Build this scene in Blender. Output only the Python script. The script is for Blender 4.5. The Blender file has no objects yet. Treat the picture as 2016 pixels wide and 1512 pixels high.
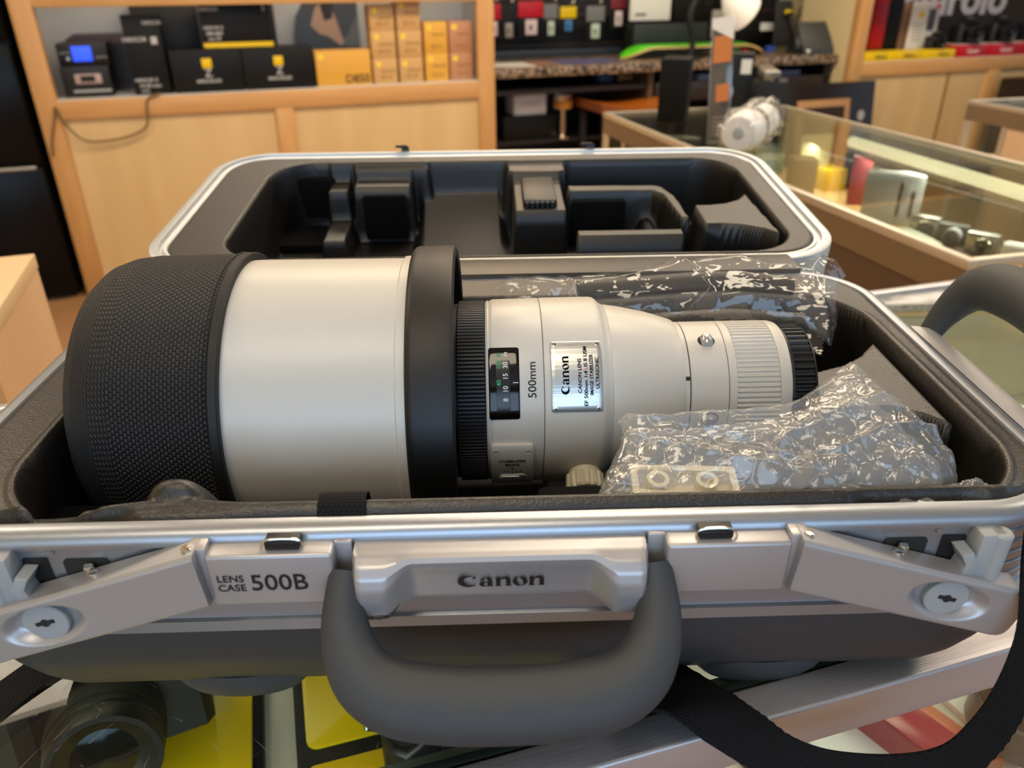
import bpy, bmesh, math, random
import numpy as np
from mathutils import Vector, Matrix, geometry
random.seed(7); RNG = np.random.default_rng(7)
SC = bpy.context.scene
COL = SC.collection
R = math.radians
# ------------------------------------------------------------------ camera
cam_d = bpy.data.cameras.new('camera'); cam = bpy.data.objects.new('camera', cam_d); COL.objects.link(cam)
PITCH, ROLL = R(27.4), R(.55)
cam_d.sensor_width = 36; cam_d.lens = 36 * 1514 / 2016
cam_d.clip_start = .02; cam_d.clip_end = 60
cam.matrix_world = Matrix.Translation((0, 0, 1.295)) @ Matrix.Rotation(R(90) - PITCH, 4, 'X') @ Matrix.Rotation(-ROLL, 4, 'Z')
cam_d.dof.use_dof = True; cam_d.dof.focus_distance = .40; cam_d.dof.aperture_fstop = 9.5
SC.camera = cam
# ------------------------------------------------------------------ view, world, large lights
SC.view_settings.view_transform = 'Standard'; SC.view_settings.look = 'None'
SC.view_settings.gamma = 1; SC.view_settings.use_curve_mapping = False
SC.view_settings.exposure = -.64
SC.cycles.use_denoising = True
SC.cycles.max_bounces = 8; SC.cycles.transparent_max_bounces = 18
SC.cycles.sample_clamp_indirect = 4.0
SC.cycles.caustics_reflective = False; SC.cycles.caustics_refractive = False
wd = bpy.data.worlds.new('world'); SC.world = wd; wd.use_nodes = True
wd.node_tree.nodes['Background'].inputs[0].default_value = (.62, .78, 1, 1)
wd.node_tree.nodes['Background'].inputs[1].default_value = 1.2

def area(name, loc, rot, sx, sy, power, col):
    d = bpy.data.lights.new(name, 'AREA'); d.shape = 'RECTANGLE'; d.size = sx; d.size_y = sy
    d.energy = power; d.color = col
    o = bpy.data.objects.new(name, d); COL.objects.link(o); o.location = loc; o.rotation_euler = rot
    return o
WARM = (1.0, .86, .68); COOL = (.50, .72, 1.0)
CEIL = [(-1.9, 1.4), (-.5, 2.6), (.5, 1.5), (1.6, 3.5), (-.4, -.5), (2.4, 1.4), (.4, 3.0), (2.9, 3.9)]
CEIL_P = [22, 22, 14, 24, 6, 20, 14, 18]
for (x, y), p in zip(CEIL, CEIL_P):
    area('ceiling_light_glow', (x, y, 2.74), (0, 0, R(18)), 1.15, .5, p, WARM)
area('window_daylight', (-.3, -2.55, 1.55), (R(90), 0, 0), 3.6, 1.7, 88, COOL)
area('window_daylight', (3.9, .3, 1.6), (R(90), 0, R(90)), 2.2, 1.6, 30, COOL)

# ------------------------------------------------------------------ materials
def lin(h):
    h = h.lstrip('#'); c = [int(h[i:i + 2], 16) / 255 for i in (0, 2, 4)]
    return tuple(x / 12.92 if x <= .04045 else ((x + .055) / 1.055) ** 2.4 for x in c) + (1,)
MATS = {}
def mk(name, col, rough=.5, metal=0, kind=None, scale=300, bump=.2, dist=.001, spec=.5, col2=None, coat=0, aniso=0):
    if name in MATS: return MATS[name]
    m = bpy.data.materials.new(name); m.use_nodes = True; nt = m.node_tree; N = nt.nodes; Lk = nt.links
    b = N['Principled BSDF']; c = lin(col) if isinstance(col, str) else tuple(col) + (1,)
    b.inputs['Base Color'].default_value = c; b.inputs['Roughness'].default_value = rough
    b.inputs['Metallic'].default_value = metal; b.inputs['Specular IOR Level'].default_value = spec
    b.inputs['Coat Weight'].default_value = coat
    m.diffuse_color = c
    MATS[name] = m
    if not kind: return m
    tc = N.new('ShaderNodeTexCoord'); mp = N.new('ShaderNodeMapping')
    Lk.new(tc.outputs['UV' if kind in ('weave', 'web') else 'Object'], mp.inputs[0])
    def bmp(out, strength=bump, d=dist):
        bp = N.new('ShaderNodeBump'); bp.inputs['Strength'].default_value = strength; bp.inputs['Distance'].default_value = d
        Lk.new(out, bp.inputs['Height']); Lk.new(bp.outputs[0], b.inputs['Normal'])
    def ramp(out, a, c_, p0=0., p1=1.):
        r = N.new('ShaderNodeValToRGB'); r.color_ramp.elements[0].color = a; r.color_ramp.elements[1].color = c_
        r.color_ramp.elements[0].position = p0; r.color_ramp.elements[1].position = p1
        Lk.new(out, r.inputs[0]); Lk.new(r.outputs[0], b.inputs['Base Color']); return r
    def noise(sc, det=3, dx=None):
        n = N.new('ShaderNodeTexNoise'); n.inputs['Scale'].default_value = sc; n.inputs['Detail'].default_value = det
        Lk.new(mp.outputs[0], n.inputs['Vector']); return n
    def math_(op, a, bb):
        n = N.new('ShaderNodeMath'); n.operation = op
        for i, q in enumerate((a, bb)):
            if isinstance(q, (int, float)): n.inputs[i].default_value = q
            else: Lk.new(q, n.inputs[i])
        return n.outputs[0]
    c2 = lin(col2) if col2 else None
    if kind == 'fine':
        bmp(noise(scale, 2).outputs[0])
    elif kind == 'leather':
        mp.inputs['Scale'].default_value = (1, 1.9, 1)
        nz = noise(scale * .5, 2)
        mix = N.new('ShaderNodeMixRGB'); mix.inputs[0].default_value = .012; Lk.new(mp.outputs[0], mix.inputs[1]); Lk.new(nz.outputs['Color'], mix.inputs[2])
        v = N.new('ShaderNodeTexVoronoi'); v.feature = 'SMOOTH_F1'; v.inputs['Scale'].default_value = scale; Lk.new(mix.outputs[0], v.inputs['Vector'])
        bmp(v.outputs['Distance'])
    elif kind == 'wood':
        mp.inputs['Scale'].default_value = (1, 1, 8) if not aniso else (8, 8, 1)
        n = noise(scale, 6); ramp(n.outputs[0], c, c2 or c, .3, .7)
    elif kind == 'speckle':
        v = N.new('ShaderNodeTexVoronoi'); v.inputs['Scale'].default_value = scale; Lk.new(mp.outputs[0], v.inputs['Vector'])
        sp = N.new('ShaderNodeSeparateColor'); Lk.new(v.outputs['Color'], sp.inputs[0])
        ramp(sp.outputs[0], c, c2, .3, .8)
    elif kind == 'brushed':
        mp.inputs['Scale'].default_value = (aniso or 2, 260, 260)
        n = noise(scale / 100, 3); bmp(n.outputs[0])
    elif kind in ('weave', 'web'):
        sx = N.new('ShaderNodeSeparateXYZ'); Lk.new(mp.outputs[0], sx.inputs[0])
        pu, pv = (math.pi / scale, math.pi / (scale * .62))
        # rows shifted by half a stitch: basket weave
        row = math_('FLOOR', math_('DIVIDE', sx.outputs[1], scale * .62), 0)
        sh = math_('MULTIPLY', row, math.pi / 2)
        su = math_('ABSOLUTE', math_('SINE', math_('ADD', math_('MULTIPLY', sx.outputs[0], pu), sh), 0), 0)
        sv = math_('ABSOLUTE', math_('SINE', math_('MULTIPLY', sx.outputs[1], pv), 0), 0)
        h = math_('MULTIPLY', math_('POWER', su, .6), math_('POWER', sv, .6))
        bmp(h); ramp(h, c, c2 or c, .2, .95)
    return m

def glass(name, tint=(.92, .97, .95), refl=1.0, rough=0.02, scratch=False, extra=0.0, fres=1.45):
    if name in MATS: return MATS[name]
    m = bpy.data.materials.new(name); m.use_nodes = True; nt = m.node_tree; N = nt.nodes; Lk = nt.links
    N.remove(N['Principled BSDF']); out = N['Material Output']
    tr = N.new('ShaderNodeBsdfTransparent'); tr.inputs[0].default_value = tuple(tint) + (1,)
    gl = N.new('ShaderNodeBsdfGlossy'); gl.inputs['Roughness'].default_value = rough
    lw = N.new('ShaderNodeLayerWeight'); fr = N.new('ShaderNodeMath'); fr.operation = 'POWER'; fr.inputs[1].default_value = 4.2
    Lk.new(lw.outputs['Facing'], fr.inputs[0])
    mu = N.new('ShaderNodeMath'); mu.operation = 'MULTIPLY_ADD'; mu.inputs[1].default_value = refl; mu.inputs[2].default_value = extra + .025; mu.use_clamp = True
    Lk.new(fr.outputs[0], mu.inputs[0])
    mx = N.new('ShaderNodeMixShader'); Lk.new(mu.outputs[0], mx.inputs[0]); Lk.new(tr.outputs[0], mx.inputs[1]); Lk.new(gl.outputs[0], mx.inputs[2])
    Lk.new(mx.outputs[0], out.inputs[0]); MATS[name] = m
    return m

def film(name, haze=.12, gloss=.14, hazecol=(.85, .88, .9), bump=0, scale=120, rough=.12):
    """Thin clear plastic: mostly see-through, a little milky, sharp glints."""
    if name in MATS: return MATS[name]
    m = bpy.data.materials.new(name); m.use_nodes = True; nt = m.node_tree; N = nt.nodes; Lk = nt.links
    N.remove(N['Principled BSDF']); out = N['Material Output']
    tr = N.new('ShaderNodeBsdfTransparent'); tr.inputs[0].default_value = (.97, .97, .97, 1)
    gl = N.new('ShaderNodeBsdfGlossy'); gl.inputs['Roughness'].default_value = rough
    df = N.new('ShaderNodeBsdfDiffuse'); df.inputs[0].default_value = tuple(hazecol) + (1,)
    tl = N.new('ShaderNodeBsdfTranslucent'); tl.inputs[0].default_value = tuple(hazecol) + (1,)
    m0 = N.new('ShaderNodeMixShader'); m0.inputs[0].default_value = .4; Lk.new(df.outputs[0], m0.inputs[1]); Lk.new(tl.outputs[0], m0.inputs[2])
    m1 = N.new('ShaderNodeMixShader'); m1.inputs[0].default_value = haze; Lk.new(tr.outputs[0], m1.inputs[1]); Lk.new(m0.outputs[0], m1.inputs[2])
    lw = N.new('ShaderNodeLayerWeight'); lw.inputs[0].default_value = .35
    ma = N.new('ShaderNodeMath'); ma.operation = 'MULTIPLY_ADD'; ma.inputs[1].default_value = .55; ma.inputs[2].default_value = gloss; ma.use_clamp = True
    pw = N.new('ShaderNodeMath'); pw.operation = 'POWER'; pw.inputs[1].default_value = 3.0
    Lk.new(lw.outputs['Facing'], pw.inputs[0]); Lk.new(pw.outputs[0], ma.inputs[0])
    m2 = N.new('ShaderNodeMixShader'); Lk.new(ma.outputs[0], m2.inputs[0]); Lk.new(m1.outputs[0], m2.inputs[1]); Lk.new(gl.outputs[0], m2.inputs[2])
    Lk.new(m2.outputs[0], out.inputs[0])
    if bump:
        tc = N.new('ShaderNodeTexCoord'); nz = N.new('ShaderNodeTexNoise'); nz.inputs['Scale'].default_value = scale; nz.inputs['Detail'].default_value = 2
        Lk.new(tc.outputs['Object'], nz.inputs['Vector'])
        bp = N.new('ShaderNodeBump'); bp.inputs['Strength'].default_value = bump; bp.inputs['Distance'].default_value = .004
        Lk.new(nz.outputs[0], bp.inputs['Height'])
        for q in (gl, df): Lk.new(bp.outputs[0], q.inputs['Normal'])
        Lk.new(bp.outputs[0], lw.inputs['Normal'])
    MATS[name] = m; return m

def emit(name, col, power):
    if name in MATS: return MATS[name]
    m = bpy.data.materials.new(name); m.use_nodes = True; b = m.node_tree.nodes['Principled BSDF']
    c = lin(col); b.inputs['Base Color'].default_value = c; b.inputs['Emission Color'].default_value = c; b.inputs['Emission Strength'].default_value = power
    MATS[name] = m; return m

# ------------------------------------------------------------------ geometry helpers
class B:
    """Collects shapes, then links them as ONE mesh object."""
    def __init__(s): s.v, s.f, s.uv = [], [], []
    def add(s, vs, fs, uv=None, M=None):
        n = len(s.v)
        for i, p in enumerate(vs):
            p = Vector(p)
            if M is not None: p = M @ p
            s.v.append(tuple(p)); s.uv.append(uv[i] if uv else (p[0], p[1]))
        s.f += [tuple(i + n for i in f) for f in fs]; return s
    def box(s, x0, x1, y0, y1, z0, z1, bev=0, seg=2, M=None):
        bm = bmesh.new(); bmesh.ops.create_cube(bm, size=1)
        for v in bm.verts: v.co = Vector(((x0 + x1) / 2 + v.co.x * (x1 - x0), (y0 + y1) / 2 + v.co.y * (y1 - y0), (z0 + z1) / 2 + v.co.z * (z1 - z0)))
        if bev: bmesh.ops.bevel(bm, geom=bm.edges[:], offset=bev, segments=seg, profile=.5, affect='EDGES')
        s.bm(bm, M); return s
    def bm(s, bm, M=None):
        bm.verts.index_update()
        s.add([v.co.copy() for v in bm.verts], [[v.index for v in f.verts] for f in bm.faces], None, M); bm.free()
    def loft(s, loops, closed=True, cap0=False, cap1=False, M=None, uv=None):
        n = len(loops[0]); vs = [p for l in loops for p in l]; fs = []
        for i in range(len(loops) - 1):
            for j in range(n if closed else n - 1):
                k = (j + 1) % n
                fs.append((i * n + j, i * n + k, (i + 1) * n + k, (i + 1) * n + j))
        if cap0: fs.append(tuple(range(n))[::-1])
        if cap1: fs.append(tuple((len(loops) - 1) * n + j for j in range(n)))
        return s.add(vs, fs, uv, M)
    def lathe(s, prof, seg=64, M=None, a0=180, a1=540, axis='x'):
        """prof: (position along axis, radius); angle 0 faces -y, 90 faces +z."""
        loops, uv = [], []; full = abs(a1 - a0) >= 360; L = 0; pp = None
        for (x, r) in prof:
            if pp: L += math.hypot(x - pp[0], r - pp[1])
            pp = (x, r); lp = []
            for j in range(seg + 1):
                a = R(a0 + (a1 - a0) * j / seg); c, q = -r * math.cos(a), r * math.sin(a)
                lp.append((x, c, q) if axis == 'x' else (c, q, x) if axis == 'z' else (c, x, q)); uv.append((a * max(r, .02), L))
            loops.append(lp)
        return s.loft(loops, closed=False, uv=uv, M=M)
    def cyl(s, p0, p1, r, r1=None, seg=20, cap=True):
        return s.tube([p0, p1], [r, r if r1 is None else r1], seg, cap=cap)
    def tube(s, path, rad, seg=12, closed=False, cap=True, flat=1.0, up=None):
        P = [Vector(p) for p in path]; n = len(P); loops = []
        if not hasattr(rad, '__len__'): rad = [rad] * n
        T = []
        for i in range(n):
            a = P[(i - 1) % n] if closed or i else P[0]; b = P[(i + 1) % n] if closed or i < n - 1 else P[-1]
            T.append((b - a).normalized())
        u = Vector(up) if up else (Vector((0, 0, 1)) if abs(T[0].z) < .9 else Vector((1, 0, 0)))
        for i in range(n):
            u = Vector(up) if up else u
            w = T[i].cross(u)
            w.normalize(); q = w.cross(T[i]).normalized(); u = q
            loops.append([P[i] + (w * math.cos(2 * math.pi * j / seg) + q * math.sin(2 * math.pi * j / seg) * flat) * rad[i] for j in range(seg)])
        if closed: loops.append(loops[0])
        return s.loft(loops, cap0=cap and not closed, cap1=cap and not closed)
    def prism(s, poly, h0, h1, ax='z', bev=0, M=None, holes=()):
        """poly in the plane normal to ax; (a,b)->z:(a,b,h) y:(a,h,b) x:(h,a,b)"""
        def q(p, h): return (p[0], p[1], h) if ax == 'z' else (p[0], h, p[1]) if ax == 'y' else (h, p[0], p[1])
        if bev or len(poly) > 60 or not holes:
            bm = bmesh.new(); vs = [bm.verts.new(q(p, h0)) for p in poly]; f = bm.faces.new(vs)
            r = bmesh.ops.extrude_face_region(bm, geom=[f]); d = Vector(q((0, 0), h1 - h0))
            nv = [e for e in r['geom'] if isinstance(e, bmesh.types.BMVert)]
            for v in nv: v.co += d
            if bev:
                es = [e for e in bm.edges if all(abs((w.co - Vector(q((0, 0), h1))).dot(d)) < 1e-9 for w in e.verts)]
                bmesh.ops.bevel(bm, geom=es, offset=bev, segments=2, profile=.5, affect='EDGES')
            bmesh.ops.recalc_face_normals(bm, faces=bm.faces[:]); s.bm(bm, M); return s
    def sheet(s, fn, nu, nv, M=None, closed_u=False):
        vs, uv = [], []
        for i in range(nu + 1):
            for j in range(nv + 1):
                vs.append(fn(i / nu, j / nv)); uv.append((i / nu, j / nv))
        fs = [(i * (nv + 1) + j, (i + 1) * (nv + 1) + j, (i + 1) * (nv + 1) + j + 1, i * (nv + 1) + j + 1) for i in range(nu) for j in range(nv)]
        return s.add(vs, fs, uv, M)
    def sphere(s, c, r, sc=(1, 1, 1), u=16, v=10):
        bm = bmesh.new(); bmesh.ops.create_uvsphere(bm, u_segments=u, v_segments=v, radius=r)
        for w in bm.verts: w.co = Vector((w.co.x * sc[0] + c[0], w.co.y * sc[1] + c[1], w.co.z * sc[2] + c[2]))
        s.bm(bm); return s
    def text(s, txt, size, fn, bold=0, align='CENTER', ext=0, spacing=1, sx=1):
        """Letters laid out flat at (a, b), each corner moved by fn(a, b)."""
        vs, fs = text_geo(txt, size, bold, align, spacing)
        return s.add([fn(a * sx, b) for a, b in vs], fs)
    def out(s, name, mat, parent=None, smooth=40, recalc=True, M=None):
        me = bpy.data.meshes.new(name); me.from_pydata(s.v, [], s.f)
        ul = me.uv_layers.new(name='uv')
        if len(me.loops):
            li = np.empty(len(me.loops), np.int32); me.loops.foreach_get('vertex_index', li)
            ul.data.foreach_set('uv', np.array(s.uv, np.float32)[li].ravel())
        if recalc:
            bm = bmesh.new(); bm.from_mesh(me); bmesh.ops.recalc_face_normals(bm, faces=bm.faces[:]); bm.to_mesh(me); bm.free()
        me.materials.append(mat)
        if smooth:
            me.shade_smooth(); me.set_sharp_from_angle(angle=R(smooth))
        o = bpy.data.objects.new(name, me); COL.objects.link(o)
        if parent: o.parent = parent
        if M is not None: o.matrix_world = M
        return o

TXT = {}
def text_geo(txt, size, bold=0, align='CENTER', spacing=1):
    key = (txt, size, bold, align, spacing)
    if key in TXT: return TXT[key]
    c = bpy.data.curves.new('t', 'FONT'); c.body = txt; c.size = size; c.align_x = align; c.align_y = 'CENTER'; c.offset = bold; c.space_character = spacing
    c.resolution_u = 3; c.fill_mode = 'FRONT'
    o = bpy.data.objects.new('t', c); COL.objects.link(o)
    me = bpy.data.meshes.new_from_object(o)
    r = ([(v.co.x, v.co.y) for v in me.vertices], [tuple(p.vertices) for p in me.polygons])
    bpy.data.objects.remove(o); bpy.data.curves.remove(c); bpy.data.meshes.remove(me)
    TXT[key] = r; return r

def tess(poly, holes=()):
    loops = [[Vector((p[0], p[1], 0)) for p in l] for l in (poly, *holes)]
    flat = [p for l in (poly, *holes) for p in l]
    return flat, [tuple(t) for t in geometry.tessellate_polygon(loops)]

def ell(cx, cy, rx, ry, a0, a1, n=20, rot=0):
    o = []
    for i in range(n + 1):
        a = R(a0 + (a1 - a0) * i / n); x, y = rx * math.cos(a), ry * math.sin(a); c, q = math.cos(R(rot)), math.sin(R(rot))
        o.append((cx + x * c - y * q, cy + x * q + y * c))
    return o
def logo_pieces():
    """The camera maker's heavy flared wordmark, cap height about 1, width about 4.5."""
    P = []
    def C(x): P.append(([*(ell(x + .58, .47, .58, .50, 38, 318, 30)), *(ell(x + .74, .50, .40, .37, 300, 70, 24)), (x + .80, .60)], []))
    def a(x):
        P.append(([(x + .42, 0), (x + .78, 0), (x + .78, .05), (x + .70, .10), (x + .70, .50), *ell(x + .38, .50, .32, .27, 0, 150, 12), (x + .06, .50), (x + .30, .56), *ell(x + .36, .52, .09, .17, 140, 0, 8), (x + .46, .30)], []))
        P.append((ell(x + .27, .19, .27, .21, 0, 359, 20), [ell(x + .36, .19, .11, .13, 0, 359, 14)]))
    def n(x):
        P.append(([(x, 0), (x + .36, 0), (x + .36, .04), (x + .30, .08), (x + .30, .74), (x + .02, .70), (x + .02, .65), (x + .07, .61), (x + .07, .08), (x, .04)], []))
        P.append(([(x + .29, .52), (x + .29, .60), *ell(x + .55, .50, .30, .28, 130, 0, 12), (x + .85, .08), (x + .91, .04), (x + .91, 0), (x + .55, 0), (x + .55, .04), (x + .61, .08), (x + .61, .50), *ell(x + .50, .50, .11, .13, 0, 120, 6)], []))
    def o(x): P.append((ell(x + .40, .37, .40, .40, 0, 359, 28), [ell(x + .40, .37, .15, .35, 0, 359, 20, 18)]))
    C(0); a(1.16); n(2.0); o(2.96); n(3.80)
    return P
def logo(b, size, fn, cx=2.35, cy=.45):
    for poly, holes in logo_pieces():
        vs, fs = tess(poly, holes); b.add([fn((p[0] - cx) * size, (p[1] - cy) * size) for p in vs], fs)
    return b

def frame(o, yaw=0, tilt=0):
    return Matrix.Translation(o) @ Matrix.Rotation(R(yaw), 4, 'Z') @ Matrix.Rotation(R(tilt), 4, 'X')
CASE = frame((-.0055, .257, 1.095), 1.4, 2.5)      # origin: middle of the front rim
LID = CASE @ Matrix.Translation((0, .2947, .002)) @ Matrix.Rotation(R(4.5), 4, 'X')
LENS = frame((0, .404, 1.082), 1.5)
CTR = frame((.1657, .2732, .97), 16.5)             # front edge of the counter top
WALL = frame((-2.014, 3.455, 0), 19.35)            # front of the wall cabinets, floor level

def tag(o, label, cat, group=None, kind=None):
    o['label'] = label; o['category'] = cat
    if group: o['group'] = group
    if kind: o['kind'] = kind
    return o
def thing(name, label, cat, M=None, group=None):
    o = bpy.data.objects.new(name, None); COL.objects.link(o); o.empty_display_size = .02
    if M is not None: o.matrix_world = M
    return tag(o, label, cat, group)
def struct(o): o['kind'] = 'structure'; return o
def T(x, y, z): return Matrix.Translation((x, y, z))
def RX(a): return Matrix.Rotation(R(a), 4, 'X')
def RY(a): return Matrix.Rotation(R(a), 4, 'Y')
def RZ(a): return Matrix.Rotation(R(a), 4, 'Z')
def rr(x0, x1, y0, y1, r, n=10):
    """rounded rectangle, counter-clockwise from the lower right corner"""
    o = []
    for cx, cy, a in ((x1 - r, y0 + r, -90), (x1 - r, y1 - r, 0), (x0 + r, y1 - r, 90), (x0 + r, y0 + r, 180)):
        for i in range(n + 1):
            t = R(a + 90 * i / n); o.append((cx + r * math.cos(t), cy + r * math.sin(t)))
    return o
def smooth(a, b, x):
    t = np.clip((x - a) / (b - a), 0, 1); return t * t * (3 - 2 * t)
def sd_rr(x, y, x0, x1, y0, y1, r):
    """signed distance to a rounded rectangle, negative inside"""
    qx = np.abs(x - (x0 + x1) / 2) - (x1 - x0) / 2 + r; qy = np.abs(y - (y0 + y1) / 2) - (y1 - y0) / 2 + r
    return np.hypot(np.maximum(qx, 0), np.maximum(qy, 0)) + np.minimum(np.maximum(qx, qy), 0) - r
def sd_poly(x, y, P):
    d = np.full(x.shape, 1e9); ins = np.zeros(x.shape, bool); n = len(P)
    for i in range(n):
        ax, ay = P[i]; bx, by = P[(i + 1) % n]; ex, ey = bx - ax, by - ay
        t = np.clip(((x - ax) * ex + (y - ay) * ey) / (ex * ex + ey * ey + 1e-12), 0, 1)
        d = np.minimum(d, np.hypot(x - ax - t * ex, y - ay - t * ey))
        if abs(by - ay) > 1e-12:
            c = ((ay > y) != (by > y)) & (x < ex * (y - ay) / (by - ay) + ax); ins ^= c
    return np.where(ins, -d, d)
def heightfield(X, Y, Z, keep):
    """grid mesh of the kept cells"""
    ny, nx = X.shape; idx = -np.ones(X.shape, int); vs = []
    cell = keep[:-1, :-1] & keep[1:, :-1] & keep[:-1, 1:] & keep[1:, 1:]
    use = np.zeros(X.shape, bool); use[:-1, :-1] |= cell; use[1:, :-1] |= cell; use[:-1, 1:] |= cell; use[1:, 1:] |= cell
    idx[use] = np.arange(use.sum()); vs = np.stack([X[use], Y[use], Z[use]], 1)
    j, i = np.nonzero(cell)
    fs = np.stack([idx[j, i], idx[j, i + 1], idx[j + 1, i + 1], idx[j + 1, i]], 1)
    b = B(); b.v = [tuple(p) for p in vs.tolist()]; b.uv = [(p[0], p[1]) for p in b.v]; b.f = [tuple(f) for f in fs.tolist()]
    return b
def spline(pts, n):
    """Catmull-Rom through 3-D points"""
    P = [Vector(p) for p in pts]; P = [2 * P[0] - P[1]] + P + [2 * P[-1] - P[-2]]; out = []
    for i in range(1, len(P) - 2):
        for k in range(n):
            t = k / n
            out.append(.5 * (2 * P[i] + (P[i + 1] - P[i - 1]) * t + (2 * P[i - 1] - 5 * P[i] + 4 * P[i + 1] - P[i + 2]) * t * t + (3 * P[i] - P[i - 1] - 3 * P[i + 1] + P[i + 2]) * t ** 3))
    out.append(P[-2]); return out
# ================================================================== LENS CASE
m_alu = mk('brushed_aluminium', '#a6abb3', .36, .85, 'fine', 900, .08, .0004)
m_silver = mk('silver_paint', '#b3b1b3', .38, .55, 'fine', 1800, .12, .0003)
m_rimw = mk('anodised_rim', '#ccd0d2', .38, .55)
m_shell = mk('grey_plastic', '#3a3738', .55, 0, 'leather', 900, .12, .0006)
m_leather = mk('black_leatherette', '#130f0b', .42, 0, 'leather', 460, .35, .0006, spec=.8)
m_felt = mk('black_felt', '#0b0b0c', .95, 0, 'fine', 1500, .4, .0006, spec=.15)
m_black = mk('black_plastic', '#0d0d0e', .45)
m_rubber = mk('grey_rubber', '#3d3f41', .62, 0, 'fine', 2500, .06, .0003)
m_greyp = mk('light_grey_plastic', '#9da0a2', .5)
m_chrome = mk('bright_steel', '#d9d4c6', .16, 1)
m_ink = mk('black_ink', '#17151a', .5)
m_dark = mk('dark_recess', '#1c1b18', .7)
m_webb = mk('black_webbing', '#050506', .8, 0, 'web', .0022, .6, .0007, spec=.25, col2='#16171a')

case = thing('lens_case', 'open silver and charcoal hard case holding the big white lens', 'case', CASE)
HW, D = .26, .277
def ring_loft(b, prof, hw, d, r, n=14, cap1=False, y0=0, sgn=1):
    loops = []
    for o, z in prof:
        loops.append([(x, y, z * sgn) for x, y in rr(-hw + o, hw - o, y0 + o, y0 + d - o, max(r - o, .004), n)])
    return b.loft(loops, cap1=cap1)
sh = ring_loft(B(), [(.012, -.03), (.004, -.054), (.003, -.060), (.003, -.078), (.0052, -.0845), (.012, -.099), (.021, -.1135), (.028, -.1165), (.06, -.117)], HW, D, .05, cap1=True).out('base_shell', m_shell, case, 50)
rim = ring_loft(B(), [(.0085, -.014), (.0085, .0), (.0078, .0012), (.0045, .0016), (.0018, .0010), (-.0002, -.0004), (-.0013, -.0022), (-.0017, -.0042), (-.0016, -.0056), (0, -.0062), (0, -.046), (-.0002, -.0478), (-.0018, -.0486), (-.0020, -.0545), (-.0005, -.056), (.004, -.0562)], HW, D, .05).out('base_rim', m_alu, case, 35)
for s in (-1, 1):                                                   # ribbed corners of the frame
    b = B(); c = rr(-HW, HW, 0, D, .05, 14)
    for k in range(6):
        z = -.010 - .0066 * k
        pts = [(x * s, y, z) for x, y in c[:13]]; pts = [(.208 * s, .0004, z)] + pts
        b.tube(pts, .0009, 6)
    b.out('corner_ribs', m_alu, case)
for x, y in ((-.135, .03), (.135, .03), (-.135, .235), (.135, .235)):
    zb = -.1262 if y < .1 else -.135
    b = B(); loops = []
    for k, z in ((1.0, -.109), (1.0, -.116), (.93, -.121), (.8, zb)):
        loops.append([(x + .036 * k * math.cos(t * math.pi / 12), y + .0125 * k * math.sin(t * math.pi / 12), z) for t in range(24)])
    b.loft(loops, cap0=True, cap1=True).out('foot', m_rubber, case)

# --- moulded liner of the base
xs = np.linspace(-HW, HW, 420); ys = np.linspace(0, D, 224); X, Y = np.meshgrid(xs, ys)
s_ = -sd_rr(X, Y, -HW, HW, 0, D, .05)
z = -.005 + .007 * smooth(.006, .012, s_)
nf = smooth(.148, .162, X) * (1 - smooth(.20, .214, X)) + (1 - smooth(-.168, -.152, X)) * smooth(-.236, -.224, X)
z = z - .011 * nf * (1 - smooth(.0095, .0165, Y))
fr = .0175 - .003 * (1 - smooth(-.19, -.16, X)) + .004 * np.exp(-((X + .14) / .02) ** 2)
c1 = np.maximum(sd_rr(X, Y, -.219, .2355, .006, .230, .048), fr - Y + .0)
drop = 1 - smooth(-.0055, .0010, c1)
z = z + .0020 * np.exp(-((c1 - .0030) / .0022) ** 2)
z = z * (1 - drop) + (-.097) * drop
WEB = [(.2295, .1655), (.222, .158), (.212, .147), (.199, .1385), (.184, .134), (.172, .131), (.172, .0905), (.19, .089), (.206, .0865), (.217, .0785), (.2305, .0615)]
WEB = [(p[0], p[1]) for p in WEB]
sw = sd_poly(X, Y, WEB)
wv = 1 - smooth(-.003, .0025, sw)
z = z * (1 - wv) + (.0005 - .004 * (.235 - X) / .06) * wv
hump = np.exp(-(np.abs(X + .141) / .027) ** 2.6 - (np.abs(Y - .024) / .0135) ** 2.6)
z = np.maximum(z, np.where(hump > .2, -.050 + .0595 * hump, -1))
lb = heightfield(X, Y, z, s_ > .0068)
liner = lb.out('base_liner', m_leather, case, 0); liner.data.shade_smooth()
B().box(.018, .052, .020, .052, -.085, -.018, .004).out('foam_block', m_felt, case)
B().box(-.236, -.185, .030, .060, -.09, -.028, .006).out('foam_block', m_felt, case)
def tab(u, v):
    y = .004 + .03 * v; zz = float(np.interp(y, [.004, .008, .012, .017, .022, .034], [-.006, -.001, .0035, .0046, .002, -.028]))
    return (-.0775 + .0205 * u, y, zz + .0012)
b = B(); b.sheet(tab, 6, 20); b.uv = [(p[0], p[1]) for p in b.v]; b.out('webbing_tab', m_webb, case)
b = B().prism([(.2685, .0012), (.2705, .0042), (.280, .0050), (.292, .0052), (.2995, .0046), (.3005, .0022)], -.222, .222, 'x'); b.out('hinge_flap', mk('hinge_cover', '#161411', .4), case, 30)

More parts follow.
